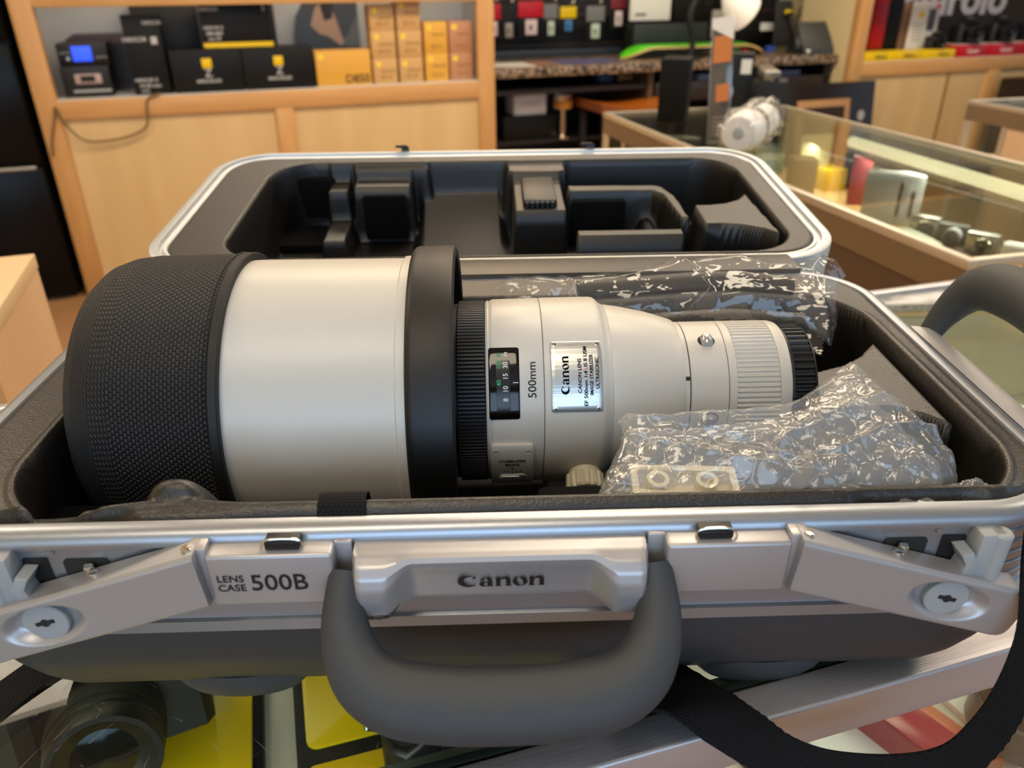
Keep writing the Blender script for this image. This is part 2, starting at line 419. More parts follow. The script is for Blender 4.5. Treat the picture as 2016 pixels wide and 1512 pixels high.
# --- handle, handle plate (front and right side share their shapes)
def plate_fn(u, v):
    x = -.0605 + .121 * u; ax = abs(x); m = float(smooth(.036, .049, ax))
    e = min(1, max(0, (.0605 - ax) / .003)); e = math.sqrt(max(0, 1 - (1 - e) ** 2))
    cen = [(0.002, -.0045), (-.004, -.0046), (-.009, -.0050), (-.0118, -.0056), (-.0132, -.0072), (-.0128, -.0098), (-.0105, -.0165), (-.0085, -.024), (-.0072, -.0305), (-.006, -.0325), (.002, -.033)]
    lob = [(0.002, -.0045), (-.004, -.0046), (-.010, -.0055), (-.0145, -.0075), (-.0178, -.0112), (-.0192, -.0165), (-.0193, -.0225), (-.0185, -.0295), (-.0165, -.0345), (-.012, -.0368), (.002, -.037)]
    t = v * 10; i = min(9, int(t)); f = t - i
    p = [cen[i][k] * (1 - f) + cen[i + 1][k] * f for k in (0, 1)]; q = [lob[i][k] * (1 - f) + lob[i + 1][k] * f for k in (0, 1)]
    y, zz = p[0] * (1 - m) + q[0] * m, p[1] * (1 - m) + q[1] * m
    return (x, .002 + (y - .002) * (.75 + .25 * e), zz)
def make_plate(parent, name='handle_plate', M=None):
    b = B(); b.sheet(plate_fn, 90, 40, M)
    for sx in (0, 1):
        vs = [plate_fn(sx, j / 40) for j in range(41)]; b.add(vs, [tuple(range(41))], None, M)
    return b.out(name, m_silver, parent, 30)
def make_handle(parent, M, ang):
    half = [(-.0640, -.004), (-.0650, .006), (-.0646, .017), (-.0615, .029), (-.055, .0395), (-.043, .0465), (-.026, .0495), (-.010, .0505)]
    pts = half + [(-x, s) for x, s in half[::-1]]
    sp = spline([(x, -s * math.cos(R(ang)), -s * math.sin(R(ang))) for x, s in pts], 6)
    n = len(sp); rad = []
    for i in range(n):
        t = abs(2 * i / (n - 1) - 1); rad.append(.0074 + .0078 * float(smooth(0, .75, 1 - t)))
    b = B(); u = (0, math.sin(R(ang)), -math.cos(R(ang)))
    b.tube([M @ p for p in sp], rad, 18, up=tuple((M.to_3x3() @ Vector(u))), flat=.86)
    h = b.out('handle', m_rubber, parent, 60)
    return h
plate = make_plate(case)
hb = B(); logo(hb, .0083, lambda a, c: (a * .94, -.0098 + (c * 1.12) * -.28 - .0006, -.0205 + c * 1.08)); hb.out('wordmark', m_ink, plate, 0).data.shade_flat()
b = B(); rg = random.Random(3)                                      # worn patch on the left lobe
for k in range(26):
    u = rg.uniform(.01, .115); v = .74 + .09 * rg.random() - .02 * (k % 3); L_ = rg.uniform(.01, .035)
    for j in range(4):
        p0, p1, p2, p3 = (plate_fn(u + L_ * j / 4, v), plate_fn(u + L_ * (j + 1) / 4, v), plate_fn(u + L_ * (j + 1) / 4, v + .018 * rg.random() + .006), plate_fn(u + L_ * j / 4, v + .014 * rg.random() + .006))
        b.add([(p[0], p[1] - .00015, p[2] - .0001) for p in (p0, p1, p2, p3)], [(0, 1, 2, 3)])
o = b.out('worn_patch', mk('bare_dark_metal', '#3a3d42', .5, .4), plate, 0); o['label'] = 'dark scuffed patch where the paint is gone'
make_handle(case, T(0, -.010, -.018), 47)
SIDE = T(HW + .008, .130, 0) @ RZ(90)
make_plate(case, 'handle_plate', SIDE)
hs = make_handle(case, SIDE @ T(0, -.014, -.014), -66); hs['label'] = 'grey handle on the right side standing upright'

# --- plaques, brackets, latches
for s in (-1, 1):
    pl = B().box(*sorted((.0685 * s, .1205 * s)), -.0105, .002, -.0305, -.0035, .0016, 3).out('plaque', m_silver, case, 30)
    b = B(); b.box(*sorted((.0615 * s, .0690 * s)), -.0035, .002, -.031, -.0030, .0008)
    b.prism([(.0615 * s, .001), (.0690 * s, -.0103), (.0685 * s, .001)][::s], -.030, -.0285)
    b.out('handle_bracket', m_silver, case, 30)
    b = B().box(*sorted((.082 * s, .096 * s)), -.0075, -.001, -.003, .0008, .0004)
    b.out('catch_slot', m_black, case)
    lp = spline([(.081 * s, -.006, -.003), (.083 * s, -.0062, .0012), (.095 * s, -.0062, .0012), (.098 * s, -.006, -.003)], 4)
    B().tube(lp, .0006, 6).out('catch_loop', m_chrome, case)
    if s < 0:
        fit = lambda cx, cz: (lambda a, c: (cx + a, -.0108, cz + c))
        b = B(); b.text('LENS', .0052, fit(-.1115, -.0155), .00006, sx=.97); b.text('CASE', .0052, fit(-.1115, -.0205), .00006, sx=.97)
        b.text('500B', .0122, fit(-.0918, -.0182), .0001, sx=.95)
        b.out('plaque_lettering', m_ink, pl, 0)
def latch(s):
    th = 17.6; Lg, Wd = .1135, .0272
    def loc(u, w, y):
        u = u + .24 * w * max(0, 1 - u / .05)
        return ((.1236 + u * math.cos(R(th)) - w * math.sin(R(th))) * s, y, -.0008 - u * math.sin(R(th)) - w * math.cos(R(th)))
    nu, nv = 130, 40; P = np.zeros((nu + 1, nv + 1, 3)); b = B()
    def fn(a, c):
        u, w = a * Lg, c * Wd; e = min(w, Wd - w, (Lg - u) * 1.0, u + .002)
        q = max(0, 1 - e / .0022); y = -.0135 + .0022 * (1 - math.sqrt(max(0, 1 - q * q)))
        rr_ = math.hypot((u - .0765) / .0205, (w - .0132) / .0108); y += .0052 * (1 - float(smooth(.62, 1.0, rr_)))
        du, dw = u - (Lg - .010), abs(w - Wd / 2) - (Wd / 2 - .010)
        if du > 0 and dw > 0:                                      # rounded outer end
            h = math.hypot(du, dw)
            if h > .010: k = .010 / h; u = Lg - .010 + du * k; w = Wd / 2 + math.copysign(Wd / 2 - .010 + dw * k, w - Wd / 2)
        return loc(u, w, y)
    b.sheet(fn, nu, nv)
    rim_ = [fn(i / nu, 0) for i in range(nu + 1)] + [fn(1, j / nv) for j in range(1, nv + 1)] + [fn(i / nu, 1) for i in range(nu - 1, -1, -1)] + [fn(0, j / nv) for j in range(nv - 1, 0, -1)]
    b.loft([rim_, [(p[0], -.0015, p[2]) for p in rim_]], cap1=True)
    lt = b.out('latch', m_silver, case, 35)
    c = Vector(loc(.0765, .0132, -.0115)); c.y += .0042; k = B()
    k.lathe([(-.0042, .0001), (-.0042, .0093), (-.0036, .0098), (.003, .0098)], 40, T(*c) , axis='y')
    lk = k.out('lock', m_greyp, lt, 30)
    kh = B(); kp = [(-.0042, -.0008), (-.0012, -.0008), *ell(0, 0, .0018, .0020, 205, 335, 8), (.0042, -.0008), (.0042, .0010), (.0014, .0010), *ell(0, 0, .0018, .0020, 35, 145, 8), (-.0042, .0010)]
    an = R(-th if s > 0 else th * .9)
    kp = [(x * math.cos(an) - y_ * math.sin(an), x * math.sin(an) + y_ * math.cos(an)) for x, y_ in kp]
    kh.prism(kp, -.0046, -.0035, 'y', M=T(*c)); kh.out('keyhole', m_dark, lk)
    for u, w, y in ((.004, -.0004, -.0075), (.047, -.0002, -.0060), (.050, -.0022, -.0030)):
        q = Vector(loc(u, w, y)); B().lathe([(-.003, .0021), (.0005, .0022), (.0011, .0017), (.0012, .0001)], 18, T(*q), axis='z').out('rivet', m_chrome, lt)
    b = B(); b.box(.120 * s if s > 0 else -.1275, .1275 if s > 0 else -.120, -.0085, -.001, -.0285, -.001, .0006); b.out('latch_hinge', m_silver, case)
    b = B(); b.prism([(x, zz) for x, zz in rr(*sorted((.1645 * s, .1835 * s)), -.0275, -.0115, .002, 4)], .0005, -.0006, 'y')
    b.out('latch_slot', m_dark, case)
    b = B(); b.prism([(x, zz) for x, zz in rr(*sorted((.1895 * s, .200 * s)), -.030, -.0105, .001, 4)], .0005, -.0006, 'y'); b.out('latch_slot', m_black, case)
    b = B(); b.box(*sorted((.2010 * s, .2125 * s)), -.0085, .002, -.0295, -.0045, .0012)
    b.lathe([(-.0295, .0001), (-.0295, .0046), (-.0055, .0046), (-.0045, .0036), (-.0045, .0001)], 24, T(.2105 * s, -.0055, 0), axis='z')
    b.out('end_stop', m_greyp, case, 35)
    b = B(); pg = [(.1938 * s, -.014), (.1993 * s, -.0135), (.2030 * s, -.0205), (.2003 * s, -.0285), (.1960 * s, -.0265), (.1973 * s, -.0205)]
    b.prism(pg if s > 0 else pg[::-1], -.0005, -.0095, 'y', .0008); b.out('release_tab', m_greyp, case, 30)
    B().lathe([(-.0012, .0001), (-.0012, .0014), (0, .0018)], 16, T(.187 * s, 0, -.0075), axis='y').out('rivet', m_alu, case)
for s in (-1, 1): latch(s)

# --- lid, lying open behind the base
lid = bpy.data.objects.new('lid', None); COL.objects.link(lid); lid.parent = case; lid.matrix_local = CASE.inverted() @ LID
LW, LD = .2695, .268
ring_loft(B(), [(.004, -.033), (.003, -.036), (.003, -.085), (.006, -.098), (.016, -.112), (.03, -.118), (.06, -.119)], LW, LD, .052, cap1=True).out('lid_shell', m_shell, lid, 50)
ring_loft(B(), [(.0125, -.012), (.0125, -.001), (.0118, 0), (.0095, .0002), (.009, -.0016), (.0066, -.0016), (.006, .0018), (.001, .002), (-.0008, .0012), (-.0012, -.0004), (-.0012, -.030), (-.0004, -.0325), (.004, -.034)], LW, LD, .052, 16).out('lid_rim', m_rimw, lid, 30)
xs = np.linspace(-LW, LW, 430); ys = np.linspace(0, LD, 220); X, V = np.meshgrid(xs, ys)
s_ = -sd_rr(X, V, -LW, LW, 0, LD, .052)
fl = -.0045 + .0045 * smooth(.0105, .015, s_)
def box_(x0, x1, v0, v1, e=.004):
    return smooth(x0 - e / 2, x0 + e / 2, X) * (1 - smooth(x1 - e / 2, x1 + e / 2, X)) * smooth(v0 - e / 2, v0 + e / 2, V) * (1 - smooth(v1 - e / 2, v1 + e / 2, V))
def lay(h, m, v): return h * (1 - m) + v * m
rec = 1 - smooth(-.006, .001, sd_rr(X, V, -.213, .2385, .017, .238, .042))
rec = rec * (1 - .0 * X)
h = np.full(X.shape, -.068)
tr = box_(-.074, .012, .0, .24, .012)                               # rounded trough for the lens body
h = lay(h, tr, -.074 + .046 * np.clip(np.abs(V - .13) / .105, 0, 1) ** 2)
h = lay(h, box_(-.137, -.078, .205, .25, .005), -.014)              # block behind the middle pad
h = lay(h, box_(-.146, -.062, .228, .25, .006), -.004)
h = lay(h, box_(-.162, -.138, .150, .25, .005), -.046)
h = lay(h, box_(-.162, -.140, .205, .25, .005), -.018)
h = lay(h, box_(-.136, -.078, .14, .206, .004), -.070)
h = lay(h, box_(.019, .068, .134, .25, .004), -.012)                # clip block
h = lay(h, box_(.012, .076, .212, .25, .010), -.003)
ridge = np.minimum(sd_poly(X, V, [(.071, .166), (.150, .166), (.158, .155), (.163, .10), (.170, .098), (.168, .15), (.160, .176), (.152, .180), (.071, .182)]), 1)
h = lay(h, 1 - smooth(.002, .022, np.abs(X - .145) + np.maximum(0, .10 - V) * 2 + np.maximum(0, V - .166) * 2), -.032)
h = lay(h, 1 - smooth(-.001, .004, ridge), -.006)
h = lay(h, box_(.068, .157, .056, .069, .003), -.003 - .003 * 0)
web = 1 - smooth(-.002, .002, sd_poly(X, V, [(.1755, .116), (.190, .1165), (.204, .119), (.217, .127), (.2295, .145), (.2345, .046), (.221, .060), (.206, .068), (.190, .0715), (.1755, .071)]))
h = lay(h, web, -.0008)
h = lay(h, box_(-.165, -.135, -.01, .030, .006), -.012)
h = fl * (1 - rec) + h * rec
h = h + .0012 * np.exp(-((rec - .12) / .1) ** 2)
lb = heightfield(X, V, h, s_ > .0108); ll = lb.out('lid_liner', mk('black_moulding', '#0d0a08', .40, 0, 'leather', 800, .2, .0006, spec=.7), lid, 0); ll.data.shade_smooth()
for a in ((-.211, -.157, .229, .239, -.054, -.013), (-.213, -.160, .176, .228, -.07, -.060), (-.127, -.084, .198, .2055, -.066, -.020), (.073, .125, .158, .167, -.06, -.013)):
    B().box(*a, .003).out('felt_pad', m_felt, lid, 40)
b = B().box(.028, .059, .142, .205, -.014, -.0045, .003); b.out('rubber_grip', m_black, lid)
b = B()
for k in range(6): b.box(.030 + .0046 * k, .033 + .0046 * k, .1395, .1425, -.04, -.006, .0006)
b.out('grip_ribs', m_black, lid)
for x in (-.0905, .101):
    b = B(); b.prism([(x - .006, -.002), (x + .006, -.002), (x + .006, .0055), (x + .0035, .0075), (x - .0075, .0075), (x - .008, .0058), (x - .0015, .0050), (x - .002, -.002)], LD - .001, LD + .0022, 'y', .0005)
    b.out('catch', mk('dark_steel', '#55565a', .3, .9), lid, 30)

# --- loose shoulder strap of the case
strap = thing('shoulder_strap', 'long black webbing strap looping off the front of the case', 'strap', CASE)
ce = [((.030, .02, -.122), (.062, .055, -.1235)), ((.052, -.008, -.1150), (.094, .030, -.1225)), ((.0708, -.022, -.0915), (.1108, .000, -.1092)), ((.0919, -.028, -.1058), (.1225, -.012, -.1090)), ((.1135, -.033, -.120), (.1349, -.022, -.1126)),
      ((.140, -.038, -.1328), (.1523, -.028, -.1154)), ((.1828, -.041, -.1382), (.1795, -.031, -.1154)), ((.2061, -.041, -.1277), (.1995, -.031, -.1104)), ((.2187, -.040, -.1056), (.2088, -.030, -.096)), ((.2244, -.038, -.0841), (.2139, -.029, -.0769)), ((.2276, -.034, -.0598), (.2171, -.026, -.0563)), ((.2297, -.026, -.0413), (.2201, -.020, -.042)), ((.236, -.012, -.022), (.222, -.008, -.020)), ((.243, -.002, -.010), (.224, -.001, -.008))]
A_ = spline([p for p, q in ce], 8); Z_ = spline([q for p, q in ce], 8)
b = B(); L_ = 0; lo = []; uv = []
for i, (p, q) in enumerate(zip(A_, Z_)):
    if i: L_ += ((p + q) / 2 - (A_[i - 1] + Z_[i - 1]) / 2).length
    t = (A_[min(i + 1, len(A_) - 1)] - A_[max(0, i - 1)]); nrm = t.cross(q - p).normalized() * .0009
    lp = []
    for k in range(13):
        f = k / 12; r_ = .0003 * (1 if (i + k) % 2 else -1) if k in (0, 12) else 0
        lp.append(p.lerp(q, f) + nrm + (q - p).normalized() * r_); uv.append((f * .03, L_))
    for k in range(12, -1, -1): lp.append(p.lerp(q, k / 12) - nrm); uv.append((k / 12 * .03, L_))
    lo.append(lp)
b.loft(lo, uv=uv); b.out('webbing', m_webb, strap, 60)
b = B(); lp = spline([(-.290, -.036, -.120), (-.272, -.004, -.1245), (-.262, .016, -.1245), (-.24, .05, -.124)], 6)
def lf(u, v): p = lp[min(len(lp) - 1, int(v * (len(lp) - 1)))]; return (p.x + (u - .5) * .034, p.y + (u - .5) * .012, p.z)
b.sheet(lf, 6, len(lp) - 1); b.uv = [(p[0], p[1]) for p in b.v]; b.out('webbing', m_webb, strap, 60)
# ================================================================== TELEPHOTO LENS
m_cream = mk('cream_lens_paint', '#ccc8c0', .36, 0, 'fine', 1300, .10, .0006, spec=.5)
m_crin = mk('cream_inner', '#b9b4ab', .4)
m_hoodrub = mk('black_hood_rubber', '#0a0a0b', .5, 0, 'fine', 2500, .05, .0003)
m_cloth = mk('ballistic_nylon', '#07070a', .62, 0, 'weave', .0030, .9, .0012, spec=.45, col2='#2a2c31')
m_gloss = mk('glossy_black', '#050507', .08)
lens = thing('telephoto_lens', 'big off-white telephoto lens with black cloth front cap lying in the case', 'camera lens', LENS)
S = 128
B().lathe([(-.205, .079), (-.150, .0785), (-.0600, .0780), (-.0595, .0785), (-.0590, .0792), (-.0545, .0794), (-.0540, .0785), (-.0540, .07)], S).out('hood', m_cream, lens, 35)
B().lathe([(-.0545, .070), (-.0545, .0815), (-.0540, .0830), (-.0525, .0842), (-.0505, .0846), (-.0330, .0848), (-.0312, .0845), (-.0303, .0834), (-.0300, .0815), (-.0312, .0800), (-.044, .0785), (-.049, .055)], S).out('hood_rubber_ring', m_hoodrub, lens, 35)
cap = B().lathe([(-.2285, .0005), (-.2290, .040), (-.2288, .056), (-.2270, .066), (-.2230, .0725), (-.2170, .0775), (-.2080, .0806), (-.198, .0818), (-.150, .0822), (-.1490, .0822)], S).out('lens_cap', m_cloth, lens, 60)
B().lathe([(-.1496, .0822), (-.1490, .0829), (-.1452, .0829), (-.1446, .0822), (-.1446, .0790)], S).out('cap_binding', mk('black_tape', '#101013', .6), cap, 35)
b = B()                                                             # stitches beside the binding
for k in range(150):
    a = R(-100 + 290 * k / 150); c, q = -math.cos(a), math.sin(a); d = R(.62)
    c2, q2 = -math.cos(a + d), math.sin(a + d)
    b.tube([(-.1512, c * .0824, q * .0824), (-.1512, c * .0829 + (c2 - c) * .04, q * .0829 + (q2 - q) * .04), (-.1512, c2 * .0824, q2 * .0824)], .00035, 5)
b.out('cap_stitching', m_black, cap)
def ribbed(x0, x1, r, n, depth, name, mat, parent, duty=.6, ease=.0006, a0=180, a1=540, sub=4):
    b = B(); loops = []; tot = n * sub
    pr = [(x0, 1), (x0 + ease, 0), (x1 - ease, 0), (x1, 1)]
    for x, k in pr:
        lp = []
        for j in range(tot + 1):
            a = R(a0 + (a1 - a0) * j / tot); ph = (j % sub) / sub
            rad = r - (depth if (ph >= duty) else 0) * 1 - (depth * .8 if k and ph < duty else 0)
            lp.append((x, -rad * math.cos(a), rad * math.sin(a)))
        loops.append(lp)
    b.loft(loops, closed=False)
    return b.out(name, mat, parent, 25)
ribbed(-.0305, -.0150, .0528, 150, .0010, 'focus_ring', mk('black_rubber', '#121317', .5), lens)
B().lathe([(-.050, .0505), (-.0300, .0512)], S).out('inner_sleeve', m_black, lens)
b1 = B().lathe([(-.0152, .045), (-.0152, .0508), (-.0148, .0520), (-.0138, .0527), (-.0132, .0527), (-.0128, .0522), (-.0122, .0527), (-.0105, .0534), (.0148, .0537), (.0155, .0535), (.0157, .0529)], S).out('front_barrel', m_cream, lens, 28)
B().lathe([(.0155, .0529), (.0160, .0529)], S).out('seam', m_black, lens)
b2 = B().lathe([(.0159, .0530), (.0162, .0536), (.017, .0538), (.0455, .0539), (.0475, .0534), (.0490, .0522), (.0505, .0506), (.0520, .0498), (.0528, .0494), (.0533, .0488)], S).out('collar_barrel', m_cream, lens, 28)
B().lathe([(.0532, .0488), (.0545, .0490), (.062, .0480), (.078, .0446), (.0895, .0410), (.0925, .0400), (.0938, .0392), (.0940, .0382), (.0968, .0380)], S).out('rear_taper', m_cream, lens, 28)
B().lathe([(.0967, .0376), (.0974, .0376)], S).out('seam', m_black, lens)
rr_ = B().lathe([(.0973, .0374), (.0976, .0380), (.1180, .0381), (.1184, .0378)], S).out('strap_lug_ring', m_cream, lens, 28)
B().lathe([(.1183, .0376), (.1188, .0376)], S).out('seam', m_black, lens)
B().lathe([(.1187, .0377), (.1191, .0381), (.1230, .0381), (.1232, .0370), (.1470, .0368), (.1472, .0380), (.1512, .0379), (.1535, .0372), (.1542, .0362), (.1542, .03)], S).out('rear_ring', m_cream, lens, 28)
ribbed(.1228, .1474, .0381, 84, .0011, 'rear_grip_ribs', m_cream, lens, .5, .0012)
rc = B().lathe([(.1540, .034), (.1545, .0350), (.1560, .0352)], S).out('rear_cap', m_black, lens)
ribbed(.1556, .1680, .0356, 52, .0013, 'cap_grip', m_black, rc, .5, .0010)
B().lathe([(.1676, .0352), (.1690, .0345), (.1696, .033), (.1698, .0005)], S).out('cap_face', m_black, rc, 35)
def onl(x, a, r): return (x, -r * math.cos(R(a)), r * math.sin(R(a)))
def curved(x0, x1, a0, a1, r0, r1, rc_=.0014, arc=None, nx=10, na=24):
    """panel wrapped on the barrel, rounded corners"""
    Rm = r1; u0, u1 = R(a0) * Rm, R(a1) * Rm
    P = rr(x0, x1, u0, u1, rc_, 5); cx, cu = (x0 + x1) / 2, (u0 + u1) / 2
    b = B(); loops = []
    def ring(k, r): return [onl(cx + (p[0] - cx) * k, math.degrees((cu + (p[1] - cu) * k) / Rm), r) for p in dense]
    dense = []
    for i in range(len(P)):
        p, q = P[i], P[(i + 1) % len(P)]; n = max(1, int(math.hypot(q[0] - p[0], q[1] - p[1]) / .0012))
        dense += [(p[0] + (q[0] - p[0]) * j / n, p[1] + (q[1] - p[1]) * j / n) for j in range(n)]
    e = 1 - .0005 / max(x1 - x0, .003) * 2
    loops = [ring(1, r0), ring(1, r1 - .0003), ring(e, r1)] + [ring(e * k, r1) for k in (.85, .7, .55, .4, .25, .1, .01)]
    return b.loft(loops)
# distance window
wn = curved(-.0134, .0028, 10.7, 52.2, .0530, .0541).out('distance_window', m_gloss, lens, 40)
def up(xc, ac, r): return lambda a, c: onl(xc - c, ac + math.degrees(a / r), r)   # text climbing round the barrel
def fitw(b, txt, xc, ac, r, width, size, bold=0):
    vs, _ = text_geo(txt, size, bold); w = max(v[0] for v in vs) - min(v[0] for v in vs)
    b.text(txt, size, up(xc, ac, r), bold, sx=width / w)
rw = .0543
curved(-.0098, -.0018, 13.5, 46, .0536, .05415, .0010).out('scale_drum', mk('dark_grey_drum', '#1d1c1d', .25), wn)
b = B()
for t, a in (('8', 22), ('10', 27.9), ('15', 35), ('30', 41.4), ('m', 47.8)): b.text(t, .0036, up(-.0045, a, rw), .00004)
b.box(-.0007, .0022, 0, .0004, -.0002, .0002, M=Matrix.Translation(onl(.0, 31.5, rw)) @ RX(-31.5)); b.out('metre_scale', mk('white_ink', '#dfe2e0', .5), wn, 0)
b = B()
for t, a in (('40', 31.5), ('100', 41.7), ('ft', 47.6)): b.text(t, .0034, up(-.0080, a, rw), .00004)
b.out('feet_scale', mk('green_ink', '#2f9d6a', .5), wn, 0)
b = B(); fitw(b, '500mm', .0096, 33, .0540, .0190, .0062); b.out('focal_length_lettering', mk('dark_ink', '#060606', .7, spec=.1), b1, 0)
# name plate
pl = curved(.0194, .0464, 14.6, 54.9, .0535, .0549, .0010).out('name_plate', mk('brushed_plate', '#cfd2d2', .28, .8, 'brushed', 300, .25, .0004, aniso=3), lens, 40)
rp = .0551
b = B(); logo(b, .0044, up(.0268, 35, rp)); fitw(b, 'CANON LENS', .0345, 34.5, rp, .0186, .0026, .00007); fitw(b, 'EF 500mm 1:4', .0377, 27.4, rp, .0186, .0026, .00007); fitw(b, 'IS II USM', .0377, 45.4, rp, .0112, .0026, .00007)
fitw(b, 'IMAGE STABILIZER', .0407, 35, rp, .0220, .0026, .00007); fitw(b, 'ULTRASONIC', .0438, 36, rp, .0170, .0026, .00007); b.out('plate_lettering', mk('dark_ink', '#060606', .7, spec=.1), pl, 0)
b = B(); b.text('L', .0026, up(.0377, 38.4, rp), .00004); o = b.out('plate_red_letter', mk('red_ink', '#d8402f', .5), pl, 0); o['label'] = 'red letter on the name plate'
for x in (.0216, .0442):
    for a in (16.7, 52.6):
        M = Matrix.Translation(onl(x, a, .0548)) @ RX(90 - a - 90 + 0)
        b = B(); b.lathe([(0, .0011), (.0004, .0010), (.0005, .0001)], 14, Matrix.Translation(onl(x, a, .0548)) @ RX(90 - a), axis='z'); sc_ = b.out('screw', m_chrome, pl)
        b = B(); Mx = Matrix.Translation(onl(x, a, .05535)) @ RX(90 - a) @ RZ(30)
        b.box(-.0008, .0008, -.00012, .00012, 0, .0001, M=Mx).box(-.00012, .00012, -.0008, .0008, 0, .0001, M=Mx); b.out('screw_slot', m_dark, sc_, 0)
# stabiliser switch panel
sp_ = curved(-.0132, .0098, -44, -4.6, .0525, .0561, .0018).out('switch_panel', m_cream, lens, 40)
flat = lambda xc, ac, r: (lambda a, c: onl(xc + a, ac + math.degrees(c / r), r))
b = B(); rs = .0563
for t, ac, w in (('STABILIZER', -16.0, .0150), ('MODE', -19.2, .0078)):
    vs, _ = text_geo(t, .0027, .00008); ww = max(v[0] for v in vs) - min(v[0] for v in vs); b.text(t, .0027, flat(-.0016, ac, rs), .00008, sx=w / ww)
for t, x, ac in (('1', -.0062, -25.5), ('2', -.0016, -22.6), ('3', .0030, -25.2)): b.text(t, .0026, flat(x, ac, rs), .00008)
for x0, x1 in ((-.0052, -.0036), (.0004, .0020)): b.add([onl(x0, -25.6, rs), onl(x1, -25.6, rs), onl(x1, -26.0, rs), onl(x0, -26.0, rs)], [(0, 1, 2, 3)])
for x in (-.0036, -.0016, .0004): b.add([onl(x - .0002, -25.6, rs), onl(x + .0002, -25.6, rs), onl(x + .0002, -27.2, rs), onl(x - .0002, -27.2, rs)], [(0, 1, 2, 3)])
b.out('switch_lettering', mk('dark_ink', '#060606', .7, spec=.1), sp_, 0)
for x in (-.0105, .0070):
    M = Matrix.Translation(onl(x, -9.3, .0560)) @ RX(99.3)
    b = B(); b.lathe([(0, .0019), (.0003, .0019), (.0003, .0014), (.0001, .0013), (.0001, .0001)], 18, M, axis='z'); b.out('screw', m_crin, sp_)
curved(-.0092, .0062, -34.0, -28.6, .0555, .0567, .0024).out('switch_track', m_crin, sp_, 40)
sl = curved(-.0086, .0026, -33.2, -29.4, .0560, .0574, .0017).out('switch_slider', m_cream, sp_, 40)
b = B()
for k in range(9): 
    x = -.0062 + .0008 * k; b.add([onl(x, -32.8, .0576), onl(x + .0003, -32.8, .0576), onl(x + .0003, -29.9, .0576), onl(x, -29.9, .0576)], [(0, 1, 2, 3)])
b.out('slider_grip', mk('grip_grey', '#8e8a82', .5), sl, 0)
# collar lock knob
KA = -33; M = Matrix.Translation(onl(.0388, KA, .050)) @ RX(90 - KA)
b = B(); loops = []
for h_, r_, sc in ((0, .0085, 0), (.006, .0088, 0), (.0062, .0104, 1), (.0140, .0108, 1), (.0152, .0100, .7), (.0156, .0085, 0), (.0150, .0080, 0), (.0150, .0002, 0)):
    loops.append([((r_ - sc * .0010 * max(0, math.cos(14 * 2 * math.pi * j / 112)) ** 1.0) * math.cos(2 * math.pi * j / 112), (r_ - sc * .0010 * max(0, math.cos(14 * 2 * math.pi * j / 112))) * math.sin(2 * math.pi * j / 112), h_) for j in range(112)])
b.loft(loops, M=M); b.out('collar_knob', mk('knob_cream', '#c9c0a8', .4), lens, 30)
B().box(.020, .052, -.012, .018, -.088, -.045, .004).out('tripod_foot', m_cream, lens)
# strap lugs on the rear ring
for a in (68.5, -1.5):
    M = Matrix.Translation(onl(.1085, a, .0378)) @ RX(90 - a)
    b = B(); b.prism(ell(0, 0, .0048, .0042, 0, 345, 22), -.002, .0004, 'z', M=M); b.out('lug_recess', m_dark, rr_)
    b = B(); b.lathe([(-.0042, .0001), (-.0042, .0024), (-.003, .0032), (.0016, .0034), (.0026, .0028), (.0034, .0001)], 20, M @ T(0, 0, .001) @ RZ(90)); b.out('strap_lug', mk('satin_silver', '#b9bcc0', .28, .8), rr_, 35)
b = B(); b.add([onl(.0944, 31.8, .0384), onl(.0968, 31.8, .0384), onl(.0968, 35, .0384), onl(.0944, 35, .0384)], [(0, 1, 2, 3)]); b.out('index_mark', m_ink, rr_, 0)
# ================================================================== ROOM
m_cwall = mk('cream_wall', '#e3d2a4', .8); m_ceil = mk('white_ceiling', '#dcd6c8', .9); m_floor = mk('tan_floor', '#ad8560', .4, 0, 'wood', 2.2, col2='#9c7450')
m_oak = mk('honey_oak', '#cfa26a', .42, 0, 'wood', 3.0, col2='#c4935a', aniso=0)
m_oakv = mk('honey_oak_upright', '#cfa26a', .42, 0, 'wood', 3.0, col2='#c4935a', aniso=1)
m_panel = mk('maple_panel', '#d8bd8c', .5, 0, 'wood', 1.2, col2='#d0b27f', aniso=1)
m_pink = mk('pale_wood_laminate', '#dcb893', .5, 0, 'wood', 1.4, col2='#d3ac86', aniso=1)
m_paletop = mk('pale_wood_top', '#dcc29a', .45, 0, 'wood', 1.2, col2='#d4b88e')
m_brown = mk('brown_panel', '#5d4939', .5, 0, 'wood', 1.0, col2='#564334')
m_w = mk('white_card', '#e4e2de', .5); m_blk = mk('black_card', '#090909', .5, spec=.3); m_gw = mk('grey_white_back', '#b8bcc0', .7)
m_yel = mk('yellow_plastic', '#e8c400', .35); m_red = mk('red_plastic', '#c01426', .35); m_gold = mk('gold_card', '#d9a441', .4); m_tan = mk('tan_gold_card', '#c9a067', .42); m_cop = mk('copper_card', '#b98663', .42)
m_steel = mk('satin_steel', '#b9b7b2', .3, .9); m_brush = mk('brushed_rail', '#d2cfd2', .34, .7, 'brushed', 400, .3, .0004, aniso=4)
WX0, WX1, WY0, WY1, CH = -1.5, 7.2, -6.6, .86, 2.8
def wpart(name, b, mat, smooth=0): return struct(b.out(name, mat, None, smooth, M=WALL))
wpart('floor', B().box(WX0, WX1, WY0, WY1, -.05, 0), m_floor)
wpart('ceiling', B().box(WX0, WX1, WY0, WY1, CH, CH + .05), m_ceil)
wpart('wall_back', B().box(WX0, WX1, WY1, WY1 + .08, 0, CH), m_cwall)
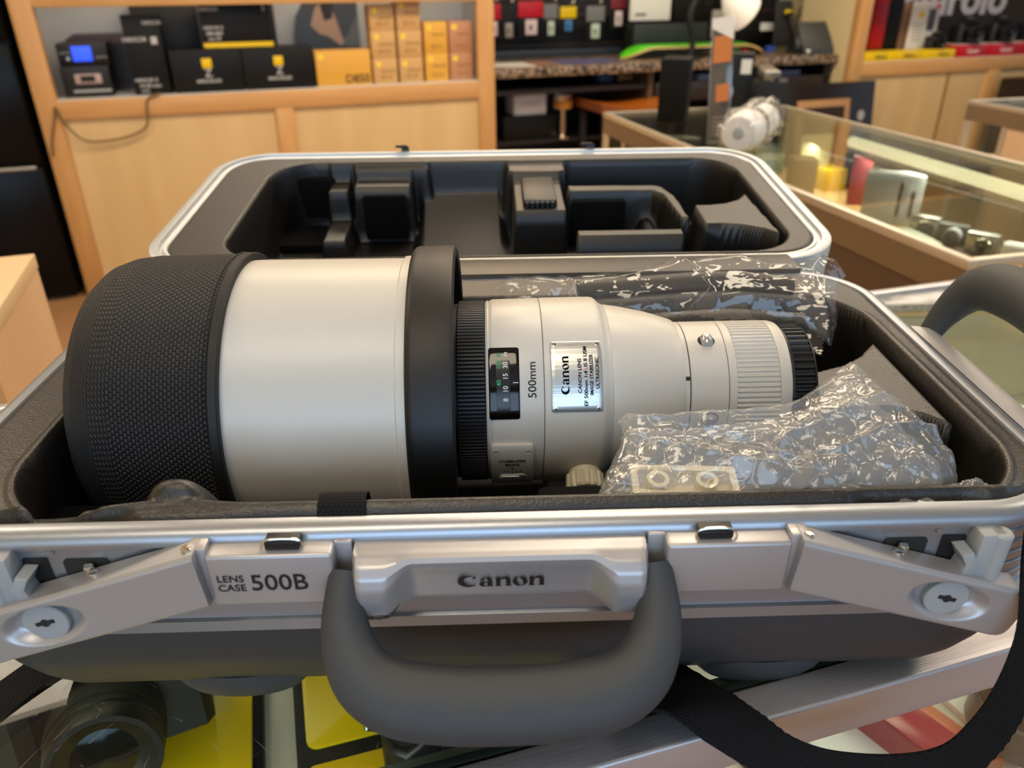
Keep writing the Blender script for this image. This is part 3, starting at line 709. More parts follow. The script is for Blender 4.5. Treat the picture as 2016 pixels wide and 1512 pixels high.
wpart('wall_left', B().box(WX0 - .08, WX0, WY0, WY1, 0, CH), m_cwall)
b = B().box(WX1, WX1 + .08, WY0, -3.6, 0, CH).box(WX1, WX1 + .08, -.9, WY1, 0, CH).box(WX1, WX1 + .08, -3.6, -.9, 0, .7).box(WX1, WX1 + .08, -3.6, -.9, 2.4, CH)
wpart('wall_right', b, mk('grey_wall', '#a9a8a6', .8))
b = B().box(WX0, -1.0, WY0 - .08, WY0, 0, CH).box(3.2, WX1, WY0 - .08, WY0, 0, CH).box(-1.0, 3.2, WY0 - .08, WY0, 0, .75).box(-1.0, 3.2, WY0 - .08, WY0, 2.45, CH)
wpart('wall_front', b, mk('grey_wall', '#a9a8a6', .8))
m_frm = mk('window_frame_grey', '#6d6f70', .4, .5)
b = B()
for x in (-1.0, .38, 1.78, 3.15): b.box(x, x + .05, WY0 - .06, WY0 - .02, .75, 2.45)
for zz in (.75, 2.4): b.box(-1.0, 3.2, WY0 - .06, WY0 - .02, zz, zz + .05)
w1 = wpart('window_1', b, m_frm); B().box(-1, 3.2, WY0 - .045, WY0 - .04, .75, 2.45).out('pane', glass('window_glass', (.95, .97, .97)), w1, 0)
b = B()
for y in (-3.6, -2.3, -.95): b.box(WX1 + .02, WX1 + .06, y, y + .05, .7, 2.4)
for zz in (.7, 2.35): b.box(WX1 + .02, WX1 + .06, -3.6, -.9, zz, zz + .05)
w2 = wpart('window_2', b, m_frm); B().box(WX1 + .04, WX1 + .045, -3.6, -.9, .7, 2.4).out('pane', glass('window_glass'), w2, 0)
m_lamp = emit('lamp_diffuser', '#ffeccd', 9.0)
for i, (x, y) in enumerate(CEIL):
    M = Matrix.Translation((x, y, 2.76)) @ RZ(18)
    t = thing('ceiling_light', 'warm strip light fixed on the ceiling over the shop counters', 'ceiling light', M, 'ceiling strip lights')
    B().box(-.62, .62, -.30, .30, .012, .04, .004).out('housing', m_w, t)
    B().box(-.58, .58, -.265, .265, .003, .012, .002).out('diffuser', m_lamp, t)

# ================================================================== OUR COUNTER
cnt = thing('display_counter', 'glass topped display counter with brushed metal edge carrying the open case', 'display counter', CTR)
X0, X1, CD = -.80, .98, .486
m_glt = glass('counter_glass', (.90, .95, .92), 1.0, .01, fres=1.5)
B().box(X0 + .012, X1 - .012, .022, CD - .012, -.006, 0, .0006).out('top_glass', m_glt, cnt)
def rail(x0, x1, y0, y1, name='edge_rail'):
    return B().box(x0, x1, y0, y1, -.0285, .0012, .0022, 3).out(name, m_brush, cnt, 40)
rail(X0, X1, 0, .0205); rail(X0, X1, CD - .012, CD); rail(X0, X0 + .012, .02, CD - .012); rail(X1 - .012, X1, .02, CD - .012)
B().box(X0 + .012, X1 - .012, .0215, .0265, -.02, .0004, .0004).out('gasket', mk('dark_green_gasket', '#1e2a24', .35), cnt)
B().box(X0 + .012, X1 - .012, .0262, .036, -.0098, -.0062, .0004).out('inner_lip', mk('grey_green_lip', '#6e7670', .4), cnt)
B().box(X0 + .01, X1 - .01, .006, .011, -.62, -.028).out('front_glass', m_glt, cnt)
m_shelf = mk('pale_shelf', '#cfc6b4', .45)
B().box(X0 + .015, X1 - .015, .012, CD - .012, -.187, -.178).out('shelf', m_shelf, cnt, 0)
B().box(X0 + .015, X1 - .015, CD - .011, CD - .004, -.62, -.028).out('back_panel', mk('counter_back', '#d9cba6', .5), cnt, 0)
B().box(X0, X0 + .012, .005, CD, -.97, -.028).box(X1 - .012, X1, .005, CD, -.97, -.028).out('end_panel', m_pink, cnt, 0)
B().box(X0 + .012, X1 - .012, .004, CD - .003, -.97, -.62).out('base', m_pink, cnt, 0)
b = B(); rg = random.Random(11)                                     # scratches in the glass
for k in range(170):
    x, y = rg.uniform(-.52, -.17), rg.uniform(.035, .30); a = rg.choice([.6, .8, 1.0, 1.2, 2.2]) + rg.uniform(-.25, .25); L_ = rg.choice([.003, .005, .008, .02]); w = .00012
    dx, dy = math.cos(a) * L_, math.sin(a) * L_; nx, ny = -math.sin(a) * w, math.cos(a) * w
    b.add([(x + nx, y + ny, .0001), (x - nx, y - ny, .0001), (x + dx, y + dy, .0001)], [(0, 1, 2)])
b.out('scratches', mk('scratch_white', '#a8a49a', .6), cnt, 0)

d_ = area('counter_fill_light', (0, 0, 0), (0, 0, 0), 1.5, .012, 1.5, (1, .93, .8)); d_.matrix_world = CTR @ T(.1, .033, -.040) @ RX(38)  # added fill lamp, brightens the trays and cameras under the glass
B().box(X0 + .02, X1 - .02, .012, .030, -.038, -.0285, .001).out('fill_light_channel', m_brush, cnt)  # channel that goes with the added fill lamp
# trays and cameras under the glass
def tray(name, label, x0, x1, y0, y1, yb, yf=None, txt=None):
    t = thing(name, label, 'display tray', CTR @ T(0, 0, -.178), None)
    B().prism(rr(x0, x1, y0, y1, .012, 6), 0, .010, bev=.001).out('base_plate', m_blk, t)
    B().prism(rr(x0 + .0075, x1 - .0075, yb, y1 - .009, .009, 6), .0095, .0125, bev=.0008).out('top_panel', m_yel, t)
    if yf is not None:
        f = B().prism(rr(x0 + .008, x1 - .0075, y0 + .006, yf, .004, 4), .0095, .0122, bev=.0006).out('front_strip', m_yel, t)
        b = B(); b.text(txt, .072, lambda a, c: ((x0 + x1) / 2 - .045 + a, y0 + .066 + c, .0126), .0016); b.out('lettering', m_ink, f, 0)
    return t
tray('camera_tray', 'yellow tray with black border under the scratched glass, left one', -.474, -.306, .05, .285, .062)
tray('camera_tray', 'yellow tray with black lettered front strip, right of the beige gap', -.283, -.085, .03, .345, .186, .172, 'Nikon')
def make_camera(name, label, M, s=1.0, lens_r=.033, lens_l=.055, maker=None, lens=True, cat='camera', group=None, ink=None, detail=True, cap=False):
    """camera standing on its base, lens towards -y"""
    t = thing(name, label, cat, M @ Matrix.Scale(s, 4), group)
    mb, mg = mk('camera_black', '#0a0b0d', .42, 0, 'fine', 2500, .15, .0004), mk('camera_grip', '#070809', .6, 0, 'leather', 900, .5, .0006)
    P = [(-.066, -.004), (-.066, .030), (-.058, .036), (.058, .036), (.064, .030), (.064, -.010), (.058, -.018), (-.020, -.018), (-.028, -.014), (-.040, -.028), (-.052, -.036), (-.062, -.028)]
    B().prism(P, 0, .074, bev=.004).out('body', mb, t, 50)
    B().prism([(-.0635, -.006), (-.042, -.031), (-.052, -.0385), (-.0645, -.029)], .004, .064, bev=.004).out('grip', mg, t, 50)
    hb_ = B(); hb_.loft([[(-.030, -.020, .070), (.030, -.020, .070), (.030, .036, .070), (-.030, .036, .070)], [(-.022, -.024, .088), (.022, -.024, .088), (.024, .034, .090), (-.024, .034, .090)], [(-.017, -.021, .097), (.017, -.021, .097), (.019, .026, .099), (-.019, .026, .099)]], cap1=True)
    hp = hb_.out('viewfinder_hump', mb, t, 30)
    if maker:
        b = B(); b.text(maker, .0095, lambda a, c: (a, -.0236 + (c) * .23, .0915 + c * .9 - .0005), .0002); b.out('maker_lettering', ink or m_w, hp, 0)
    B().box(-.010, .010, -.004, .018, .097, .1005, .0008).out('hot_shoe', m_steel, t)
    B().lathe([(.072, .0135), (.0845, .0135), (.086, .0120), (.086, .0001)], 28, T(.046, .010, 0), axis='z').out('mode_dial', mb, t, 35)
    B().lathe([(.070, .0100), (.079, .0095), (.0805, .0080), (.0805, .0001)], 24, T(-.050, -.018, 0), axis='z').out('shutter_button', mb, t, 35)
    if detail:
        B().sphere((-.040, .004, .0745), .0030, u=12, v=8).out('record_button', mk('red_button', '#d23a30', .35), t)
        b = B()
        for x, y in ((-.060, .002), (-.052, .020), (-.036, .022)): b.lathe([(.073, .0042), (.0755, .0038), (.0755, .0001)], 14, T(x, y, 0), axis='z')
        b.out('buttons', mb, t)
        b = B()
        for x, y, q in ((-.060, .002, 'ISO'), (-.052, .020, 'DISP'), (-.036, .020, 'OK')): b.text(q, .0032, lambda a, c: (x + a, y + c, .0757))
        b.out('button_lettering', m_w, t, 0)
        b = B(); b.tube([(-.066, .012, .062), (-.073, .010, .064), (-.075, .006, .056), (-.069, .008, .050), (-.066, .012, .056)], .0016, 8); b.out('strap_ring', m_chrome, t)
    if lens:
        lt = bpy.data.objects.new('lens', None); COL.objects.link(lt); lt.parent = t
        L = lens_l; r = lens_r; ML = T(0, -.018, .036)
        B().lathe([(.002, r * .92), (-.010, r * .92), (-.011, r), (-L * .72, r), (-L * .74, r * .97), (-L * .95, r * .97), (-L, r * .94), (-L, r * .84), (-L * .93, r * .72), (-L * .86, r * .55)], 48, ML, axis='y').out('lens_barrel', mb, lt, 35)
        b = B(); n = 90; loops = []
        for y, k in ((-.016, 0), (-.017, 1), (-L * .58, 1), (-L * .60, 0)):
            loops.append([((r * 1.0 + (.0011 if k and j % 2 else .0002)) * math.cos(2 * math.pi * j / n), y, (r * 1.0 + (.0011 if k and j % 2 else .0002)) * math.sin(2 * math.pi * j / n)) for j in range(n)])
        b.loft(loops, M=ML); b.out('zoom_ring', mg, lt, 30)
        B().lathe([(-L * .86, r * .56), (-L * .88, r * .4), (-L * .90, .0001)], 32, ML, axis='y').out('front_element', m_gloss if not cap else mb, lt, 40)
        if detail:
            b = B()
            for k, q in enumerate('24-50/4-6.3'):
                an = R(62 + 5.6 * (10 - k)); b.text(q, .0042, lambda a, c: ((r * .97 + .0002) * math.cos(an) - a * math.sin(-an) * 0 + a * math.sin(an), -L * .84 + c, (r * .97 + .0003) * math.sin(an) - a * math.cos(an) * 1), .00003)
            b.box(-.0004, .0004, -L * .30, -L * .22, r * 1.0 + .0012, r * 1.0 + .0014)
            b.out('lens_lettering', m_w, lt, 0, M=None)
            b.v  # lettering sits on the barrel
    return t
cm = make_camera('mirrorless_camera', 'black mirrorless camera with lens on the left yellow tray under the glass', CTR @ T(-.402, .226, -.155) @ RZ(9) @ RX(-13), 1.0, .0355, .058)
make_camera('mirrorless_camera', 'black camera with white maker name on its finder, right tray under the glass', CTR @ T(-.158, .135, -.1655) @ RZ(-3), 1.0, .033, .05, 'Nikon')
tag(B().box(-.52, -.484, .03, .44, -.1778, -.172, .001).out('shelf_liner', mk('brass_strip', '#a89b78', .4), None, 40, M=CTR), 'thin brassy strip lying on the display shelf at far left', 'strip')
# red and white things behind the front glass
def kbox(name, label, cat, x0, x1, y0, y1, z0, z1, mat, bev=.0015, rz=0, M0=None, group=None):
    M = (M0 or CTR) @ T((x0 + x1) / 2, (y0 + y1) / 2, z0) @ RZ(rz); w, d, h = x1 - x0, y1 - y0, z1 - z0
    return tag(B().box(-w / 2, w / 2, -d / 2, d / 2, 0, h, bev).out(name, mat, None, 40, M=M), label, cat, group)
m_or = mk('orange_acrylic', '#d9602f', .25); m_burg = mk('burgundy_acrylic', '#8e1c33', .2)
t = thing('display_riser', 'red acrylic riser with orange slope behind the front glass', 'display riser', CTR @ T(.150, .075, -.178) @ RZ(18))
B().box(-.022, .008, -.055, .04, 0, .030, .001).out('riser_block', m_burg, t); B().prism([(.0085, 0), (.048, 0), (.0085, .028)], -.055, .04, 'y', M=None).out('riser_slope', m_or, t)
kbox('white_card', 'white card left of the red riser behind the front glass', 'card', .085, .125, .02, .14, -.178, -.174, m_w, .0008, 18)
kbox('white_mat', 'white mat right of the red riser under the strap', 'mat', .195, .34, .02, .30, -.178, -.172, m_w, .001, 8)
kbox('grey_case', 'small grey rounded case behind the red riser', 'small case', .168, .196, .098, .135, -.178, -.140, mk('taupe_case', '#84786c', .5), .008, 18)
kbox('dark_card', 'dark card lying at the left behind the metal edge and strap', 'card', .03, .075, .03, .12, -.178, -.1745, m_blk, .0008, 18)
t = thing('prime_lens', 'short dark lens standing on the white mat at lower right', 'camera lens', CTR @ T(.232, .052, -.172))
B().lathe([(0, .0335), (.004, .035), (.030, .035), (.032, .033)], 48, axis='z').out('barrel', mk('lens_taupe', '#4c4744', .35), t, 35)
B().lathe([(.032, .033), (.036, .0335), (.050, .0335), (.052, .030), (.048, .026), (.046, .0001)], 48, axis='z').out('front_ring', m_black, t, 35)

# pale wood stand at the far left
bx = thing('wooden_stand', 'pale wood box stand at the left edge beside the case', 'stand', Matrix.Translation((-.662, 1.033, 0)) @ RZ(19.35))
B().box(-.5, -.0005, -.29, -.001, 0, .950).out('body', m_pink, bx, 0); B().box(-.502, .001, -.292, .001, .950, .97, .001).out('top', m_paletop, bx)
# ================================================================== RIGHT-HAND GLASS COUNTERS
def glass_counter(name, label, M, W_, L_, mside, shelf_z=-.165):
    """counter running towards -y from the far left corner at the origin; top at z=0"""
    t = thing(name, label, 'display counter', M)
    m_rl = mk('champagne_rail', '#c9bfae', .35, .6)
    B().box(.012, W_ - .012, -L_ + .012, -.012, -.006, 0).out('top_glass', m_glt, t, 0)
    for a in ((0, .014, -L_, 0), (W_ - .014, W_, -L_, 0), (.014, W_ - .014, -.014, 0), (.014, W_ - .014, -L_, -L_ + .014)):
        B().box(*a, -.012, .0015, .001).out('top_rail', m_rl, t)
    B().box(.001, .012, -L_ + .002, -.002, -.055, -.012).out('side_band', mk('tan_band', '#756049', .5), t, 0)
    B().box(W_ - .012, W_ - .001, -L_ + .002, -.002, -.97, -.012).out('far_side', glass('pane_clear'), t, 0)
    B().box(.004, .010, -L_ + .004, -.16, -.97, -.055).out('side_panel', mside, t, 0)
    for y in (-.002, -.15): B().box(.002, .014, y - .018, y, -.97, -.055).out('corner_post', m_rl, t)
    B().box(.016, W_ - .02, -.008, -.004, -.6, -.012).out('end_pane', glass('pane_clear'), t, 0)
    B().box(.014, W_ - .014, -L_ + .006, -.010, shelf_z - .008, shelf_z).out('shelf', mk('shelf_wood', '#d8b27a', .45, 0, 'wood', 2, col2='#cfa76c'), t, 0)
    B().box(.014, W_ - .014, -L_ + .006, -.010, -.97, -.60).out('base', mside, t, 0)
    return t
RCM = Matrix.Translation((.267, 2.304, .97)) @ RZ(13.8)
rc1 = glass_counter('display_counter', 'long glass display counter running back on the right, lens wrapped in plastic on top', RCM, .565, 1.385, m_brown)
tb = B(); tb.cyl((.535, -.40, -.040), (.490, -1.33, -.040), .0135, seg=16); tb.out('light_tube', emit('tube_glow', '#fff0c4', 3.0), rc1)
d_ = area('tube_light', (0, 0, 0), (0, 0, 0), .03, 1.0, 5, (1, .93, .75)); d_.matrix_world = RCM @ T(.49, -.80, -.055) @ RZ(3) @ RY(25)
FRM = Matrix.Translation((1.403, 2.483, .97)) @ RZ(14)
glass_counter('display_counter', 'far glass display counter with pinkish wood side at the right edge', FRM, .6, 1.1, m_pink)
def rbox(*a, **k): return kbox(*a, M0=RCM, **k)
# inside
g = rbox('product_box', 'pale grey box with two dark slots inside the right counter', 'box', .385, .505, -.72, -.665, -.165, -.055, mk('grey_card', '#a9acab', .5), rz=-38)
b = B()
for x, h0 in ((.012, .062), (.038, .044)): b.prism(rr(x, x + .0065, .02, h0 + .036, .003, 4), -.0279, -.0285, 'y')
b.out('slot', m_dark, g, 0); b = B(); b.prism(rr(.024, .031, .05, .085, .003, 4), -.0279, -.0285, 'y'); b.out('slot', m_greyp, g, 0)
rbox('red_package', 'red package standing behind the grey slotted box', 'package', .455, .50, -.545, -.52, -.165, -.05, mk('dull_red', '#9a3a3c', .5), rz=-38)
rbox('yellow_package', 'yellow flat package at the far glass of the right counter', 'package', .48, .54, -.40, -.30, -.165, -.11, m_yel)
for k, (x, y) in enumerate(((.455, -.80), (.465, -.87), (.475, -.94), (.48, -1.02), (.485, -1.09))):
    t = thing('compact_camera', ('silver', 'dark grey', 'silver', 'black', 'pale')[k] + ' compact camera, ' + ('first', 'second', 'third', 'fourth', 'last')[k] + ' from the grey slotted box in the row', 'camera', RCM @ T(x, y, -.165) @ RZ(-55), 'compact cameras inside the right counter')
    B().box(-.03, .03, -.012, .012, 0, .042, .004).out('body', (m_steel, mk('dark_cam', '#45474a', .4), m_steel, m_blk, m_w)[k], t, 40)
    B().lathe([(-.030, .014), (-.028, .016), (-.012, .017)], 24, T(.004, 0, .021), axis='y').out('lens', m_chrome if k % 2 == 0 else m_greyp, t, 35)
    B().lathe([(-.0285, .011), (-.027, .0001)], 24, T(.004, 0, .021), axis='y').out('front_element', m_gloss, t, 35)
rbox('white_tray', 'pale tray lying in front of the grey slotted box', 'tray', .30, .42, -.90, -.78, -.165, -.150, mk('pale_green_tray', '#c9cdbb', .4), rz=-10)
rbox('parts_tray', 'dark tray under the row of compact cameras', 'tray', .40, .53, -1.16, -.77, -.1648, -.1645, mk('dk_tray', '#6a5c4e', .5))
t = thing('instant_camera', 'white boxy camera with square window near the right edge inside counter', 'camera', RCM @ T(.43, -1.09, -.165) @ RZ(-52))
B().box(-.045, .045, -.02, .02, 0, .062, .006).out('body', m_w, t, 40); B().box(-.034, -.018, -.0215, -.018, .028, .046, .001).out('finder_window', m_dark, t); B().box(-.004, .034, -.0235, -.018, .018, .048, .004).out('lens_plate', m_greyp, t)
for k, c in enumerate(('#2f7a55', '#3f8f78', '#cfe0d4', '#2f6f5f')): rbox('film_box', ('lowest dark green', 'second, teal', 'third, pale', 'topmost deep green')[k] + ' box of the stack at the far end inside the counter', 'box', .40, .50, -.165, -.11, -.165 + .019 * k, -.147 + .019 * k, mk('fb%d' % k, c, .5), group='film boxes stacked inside the counter')
rbox('cream_card', 'tall cream card standing beside the green boxes inside the counter', 'card', .43, .52, -.345, -.335, -.165, -.03, mk('cream_card', '#e6dfb2', .6))
rbox('brown_box', 'tall tan box standing inside the counter near the lid corner', 'box', .245, .30, -.62, -.56, -.165, -.03, mk('tan_box', '#b08a58', .5), rz=-20)
rbox('carton', 'orange tan carton low inside the counter beside the case lid', 'box', .13, .22, -.66, -.56, -.165, -.10, m_gold, rz=-10)
t = thing('label_ruler', 'white ruler strip with black marks behind the counter glass', 'ruler', RCM @ T(.325, -.80, -.148) @ RZ(-62))
B().box(-.09, .09, -.006, .006, 0, .002, .0005).out('strip', m_w, t); b = B()
for k in range(16): b.box(-.08 + .008 * k, -.0775 + .008 * k, -.004, .002, .002, .0022)
b.out('marks', m_ink, t, 0)
for k in range(5): rbox('leaflet', ('white', 'red edged', 'pale green', 'cream', 'grey')[k] + ' leaflet under the glass by the tall black box', 'leaflet', .06 + .012 * k, .22 + .01 * k, -.17 + .028 * k, -.15 + .028 * k, -.05 - .004 * k, -.048 - .004 * k, (m_w, m_red, mk('pg', '#b9cdb5', .5), m_paletop, m_gw)[k], .0004, rz=-30, group='leaflets under the counter glass')
# on top
t = thing('speaker_box', 'tall plain black box standing on the right counter left of the acrylic sign', 'box', RCM @ T(.128, -.190, 0.0015) @ RZ(-31))
B().box(-.036, .036, -.055, .055, 0, .155, .002).out('body', mk('matte_black_box', '#060505', .6, spec=.2), t)
t = thing('speaker_box', 'black box with a white sticker behind the acrylic sign', 'box', RCM @ T(.375, -.045, .0015) @ RZ(-31))
B().box(-.06, .05, -.04, .05, 0, .150, .002).out('body', mk('dark_teal_box', '#101616', .55, spec=.3), t); B().box(.018, .046, -.0408, -.0398, .098, .136).out('sticker', m_w, t, 0); B().lathe([(-.0405, .0001), (-.0405, .026), (-.038, .028)], 24, T(-.022, 0, .050), axis='y').out('blue_disc', mk('bluegrey', '#8c9bb0', .4), t)
t = thing('speaker_box', 'low black cube carrying the grey metal gadget', 'box', RCM @ T(.445, -.13, .0015) @ RZ(-31))
B().box(-.042, .042, -.055, .055, 0, .085, .002).out('body', mk('charcoal_box', '#151719', .55, spec=.3), t)
t = thing('metal_gadget', 'grey metal gadget tilted on top of the low black cube', 'gadget', RCM @ T(.430, -.125, .0875) @ RZ(-10) @ RX(0))
B().box(-.024, .024, -.045, .05, .004, .030, .006, M=RX(8)).out('body', mk('pewter', '#7a736a', .35, .7), t, 40); B().lathe([(0, .016), (.012, .016), (.013, .014), (.013, .0001)], 24, T(0, -.03, 0), axis='z').out('knob', mk('pewter_l', '#a59a8e', .35, .6), t, 35); B().box(-.02, .02, .040, .052, .024, .034, .003).out('cap', m_greyp, t)
t = thing('acrylic_sign', 'clear acrylic stand holding an orange and black leaflet, seen edge on', 'sign', RCM @ T(.085, -.527, .0015) @ RZ(-40) @ Matrix.Diagonal((.72, 1, 1, 1)))
ml = RX(-7)
B().box(-.035, .035, -.002, .002, 0, .265, .0006, M=RY(-7) @ ml).out('acrylic_panel', film('acrylic', .05, .10), t); B().box(-.035, .035, -.002, .06, 0, .003, .0006).out('acrylic_foot', film('acrylic'), t)
lf = B().box(-.032, .032, -.0005, .0005, .005, .24, M=RY(-7) @ ml).out('leaflet', mk('dark_print', '#3c3a3c', .4), t, 0)
for a in ((-.025, .03, -.0032, -.0026, .17, .225), (-.012, .028, -.0032, -.0026, .088, .125)): B().box(*a, .0003, M=RY(-7) @ ml).out('orange_print', mk('orange_print', '#c8793c', .5), lf, 0)
B().prism([(-.033, .262), (-.033, .243), (.033, .214), (.033, .262)], -.0034, -.0028, 'y', M=RY(-7) @ ml).out('white_corner', m_w, lf, 0)
for k in range(5): B().box(-.02, .03, -.0032, -.0028, .018 + .009 * k, .020 + .009 * k, M=RY(-7) @ ml).out('print_line', m_greyp, lf, 0)
t = thing('white_lens', 'white lens with a red ring, bagged, lying on the right counter', 'camera lens', RCM @ T(.050, -.675, .046) @ RZ(46.5))
B().lathe([(-.001, .012), (-.002, .0325), (.0, .036), (.035, .041), (.075, .041), (.077, .040)], 40).out('barrel', m_w, t, 30); B().lathe([(.077, .0405), (.081, .0405)], 40).out('red_ring', m_red, t)
B().lathe([(.081, .040), (.115, .0385), (.117, .036)], 40).out('grip_ring', mk('grip_taupe', '#6f6a63', .6), t, 30); B().lathe([(.117, .0365), (.150, .0365), (.225, .034), (.235, .030), (.236, .0001)], 40).out('rear_barrel', m_w, t, 30)
B().lathe([(-.003, .0001), (-.0015, .012)], 30).out('mount_hole', m_greyp, t)
bg = thing('plastic_bag', 'clear plastic bag wrapped round the white lens on the right counter', 'plastic bag', RCM @ T(.050, -.675, .048) @ RZ(46.5))
b = B(); rg = np.random.default_rng(5)
def bagf(u, v):
    a = 2 * math.pi * u; x = -.022 + .315 * v; r = .046 - .012 * max(0, v - .75) * 4 + .0035 * math.sin(7 * a + 9 * v) + .003 * math.sin(13 * a - 21 * v) + .002 * math.sin(29 * v + 3 * a)
    if v < .08: r *= (v / .08) ** .5
    if v > .93: r *= .55 + .45 * (1 - v) / .07
    return (x, r * math.cos(a), max(-.0465, r * math.sin(a)))
b.sheet(bagf, 72, 48); b.out('film', film('bag_film', .10, .05, bump=.5, scale=90), bg, 0).data.shade_smooth()
rbox('white_block', 'small white block at the near end of the right counter', 'block', .30, .36, -1.37, -1.33, .0015, .012, m_w)
# ================================================================== WALL CABINET AND ITS SHELF (WALL frame)
def wbox(name, label, cat, x0, x1, y0, y1, z0, z1, mat, bev=.002, rz=0, group=None): return kbox(name, label, cat, x0, x1, y0, y1, z0, z1, mat, bev, rz, WALL, group)
def cabinet(name, label, x0, x1, posts, ztop=1.95, dep=.5, mside=None):
    t = thing(name, label, 'cabinet', WALL)
    for x in posts: B().box(x, x + .085, -.006, .05, 0, ztop, .004).out('post', m_oakv, t)
    B().box(x0 + .08, x1 - .08, -.004, .04, .793, .872, .004).out('rail', m_oak, t); B().box(x0 + .08, x1 - .08, -.004, .04, 1.231, 1.32, .004).out('rail', m_oak, t)
    B().box(x0 + .01, x1 - .01, .0, dep, .858, .8745).out('shelf_board', mk('white_shelf', '#cdd0d2', .4), t, 0)
    B().box(x0 + .005, x1 - .005, dep, dep + .012, 0, ztop).out('back_panel', m_gw, t, 0)
    for x in (x0, x1 - .015): B().box(x, x + .015, .045, dep, 0, ztop).out('side_panel', mside, t, 0)
    B().box(x0 + .01, x1 - .01, .0, dep, ztop - .02, ztop).out('top_board', m_oak, t, 0)
    return t
c1_ = cabinet('oak_cabinet', 'honey oak wall cabinet with an open shelf of camera boxes, left', 0, 2.06, (0, 1.973), mside=m_gw)
B().box(.975, 1.06, -.004, .04, .05, .795, .004).out('mid_post', m_oakv, c1_)
for a in ((.086, .974), (1.061, 1.972)): B().box(*a, .012, .024, .08, .795).out('door_panel', m_panel, c1_, 0)
B().box(.08, 1.98, .005, .04, 0, .08).out('plinth', m_oak, c1_, 0)
fr = thing('fridge', 'tall black refrigerator standing left of the oak cabinet', 'fridge', WALL)
B().box(-.68, -.03, .02, .62, .03, 1.85, .008).out('body', mk('fridge_black', '#040404', .3, spec=.2), fr)
B().box(-.68, -.03, -.035, .016, .62, 1.10, .008).box(-.68, -.03, -.035, .016, 1.11, 1.85, .008).out('upper_door', mk('fridge_black', '#040404', .3, spec=.2), fr); B().box(-.68, -.03, -.035, .016, .04, .61, .008).out('lower_door', mk('fridge_black', '#040404', .3, spec=.2), fr)
for z_, x_ in ((.612, -.05), (1.105, -.09)): B().cyl((-.66, -.055, z_), (x_, -.055, z_), .012, seg=14).out('door_handle', mk('handle_grey', '#8e8a84', .25, .8), fr)
B().box(-.66, -.05, .03, .6, 0, .03).out('foot_plinth', m_blk, fr, 0)

t = thing('radio_scanner', 'black radio with a blue lit screen on the oak shelf', 'radio', WALL @ T(.215, .16, 1.0))
B().box(-.10, .098, -.06, .08, 0, .09, .006).out('body', m_black, t); B().box(-.042, .035, -.0615, -.058, .018, .078, .001).out('screen', emit('blue_screen', '#2a55ff', 1.3), t)
b = B()
for k in range(4): b.box(-.09 + .011 * k, -.083 + .011 * k, -.0615, -.059, .05, .055).box(.05 + .011 * k, .057 + .011 * k, -.0615, -.059, .03, .036)
b.out('buttons', m_greyp, t); B().lathe([(-.070, .0001), (-.070, .007), (-.059, .008)], 16, T(-.06, 0, .03), axis='y').out('knob', m_steel, t)
t = thing('tape_deck', 'black deck with a pinkish display under the blue screen radio', 'deck', WALL @ T(.215, .15, .8745))
B().box(-.10, .09, -.08, .10, 0, .1255, .005).out('body', m_black, t); B().box(-.05, .055, -.083, -.079, .055, .095, .003).out('display_frame', mk('pinkgrey', '#b09c98', .4), t); B().box(-.028, .030, -.0845, -.082, .063, .088).out('display', m_dark, t, 0); B().box(-.066, .085, -.086, -.079, .020, .031, .002).out('tray_slot', m_greyp, t)
t = thing('wooden_clock', 'brown arch topped wooden case behind the radio', 'wooden case', WALL @ T(.27, .38, .8745)); B().prism([(-.16, 0), (.12, 0), (.12, .22), (.09, .24), (-.11, .24), (-.15, .215)], -.04, .05, 'y', .006).out('body', mk('walnut', '#4a2c18', .35), t); B().prism([(-.14, .02), (.10, .02), (.10, .2), (-.13, .2)], -.0415, -.039, 'y').out('front', mk('dark_walnut', '#231610', .4), t)
def ptext(b, q, size, x, z, y, bold=.0004, sx=1): b.text(q, size, lambda a, c: (x + a, y, z + c), bold, sx=sx)
def lines(t, y, rows):
    for q, size, x, z in rows:
        b = B(); ptext(b, q, size, x, z, y, .0005); b.out('lettering', mk('silver_ink', '#b9b9bb', .5), t, 0)
t = wbox('lens_box', 'tall black lens box on the shelf next to the radio', 'box', .395, .545, .06, .22, .8745, 1.196, m_blk)
b = B(); lines(t, -.081, (('NIKKOR', .026, -.035, .225), ('NIKKOR', .020, .045, .29), ('NIKKOR Z', .020, -.02, .060), ('14-30 mm', .022, -.01, .037), ('1:4 S', .018, -.035, .015)))
b.add([(.03, -.081, .205), (.055, -.081, .205), (.055, -.081, .235), (.03, -.081, .235)], [(0, 1, 2, 3)]); b.add([(.034, -.0812, .209), (.051, -.0812, .209), (.051, -.0812, .231), (.034, -.0812, .231)], [(0, 1, 2, 3)]); b.out('printed_square', mk('silver_ink', '#b9b9bb', .5), t, 0)
for k, (a0, a1, lab) in enumerate(((.560, .862, 'left'), (.866, 1.180, 'right'))):
    t = wbox('camera_box', 'wide black camera box with yellow badge, ' + lab + ' of the two low ones', 'box', a0, a1, .05, .24, .8745, 1.053, m_blk, group='low black camera boxes')
    b = B(); b.box(-.02, .022, -.0965, -.0948, .102, .142, .002); b.out('badge', m_yel, t); lines(t, -.0955, (('Z', .050, .002, .079), ('MIRRORLESS', .019, 0, .046)))
t = wbox('camera_box', 'black box with a yellow bottom stripe lying on the low ones', 'box', .715, 1.015, .07, .26, 1.0531, 1.235, m_blk)
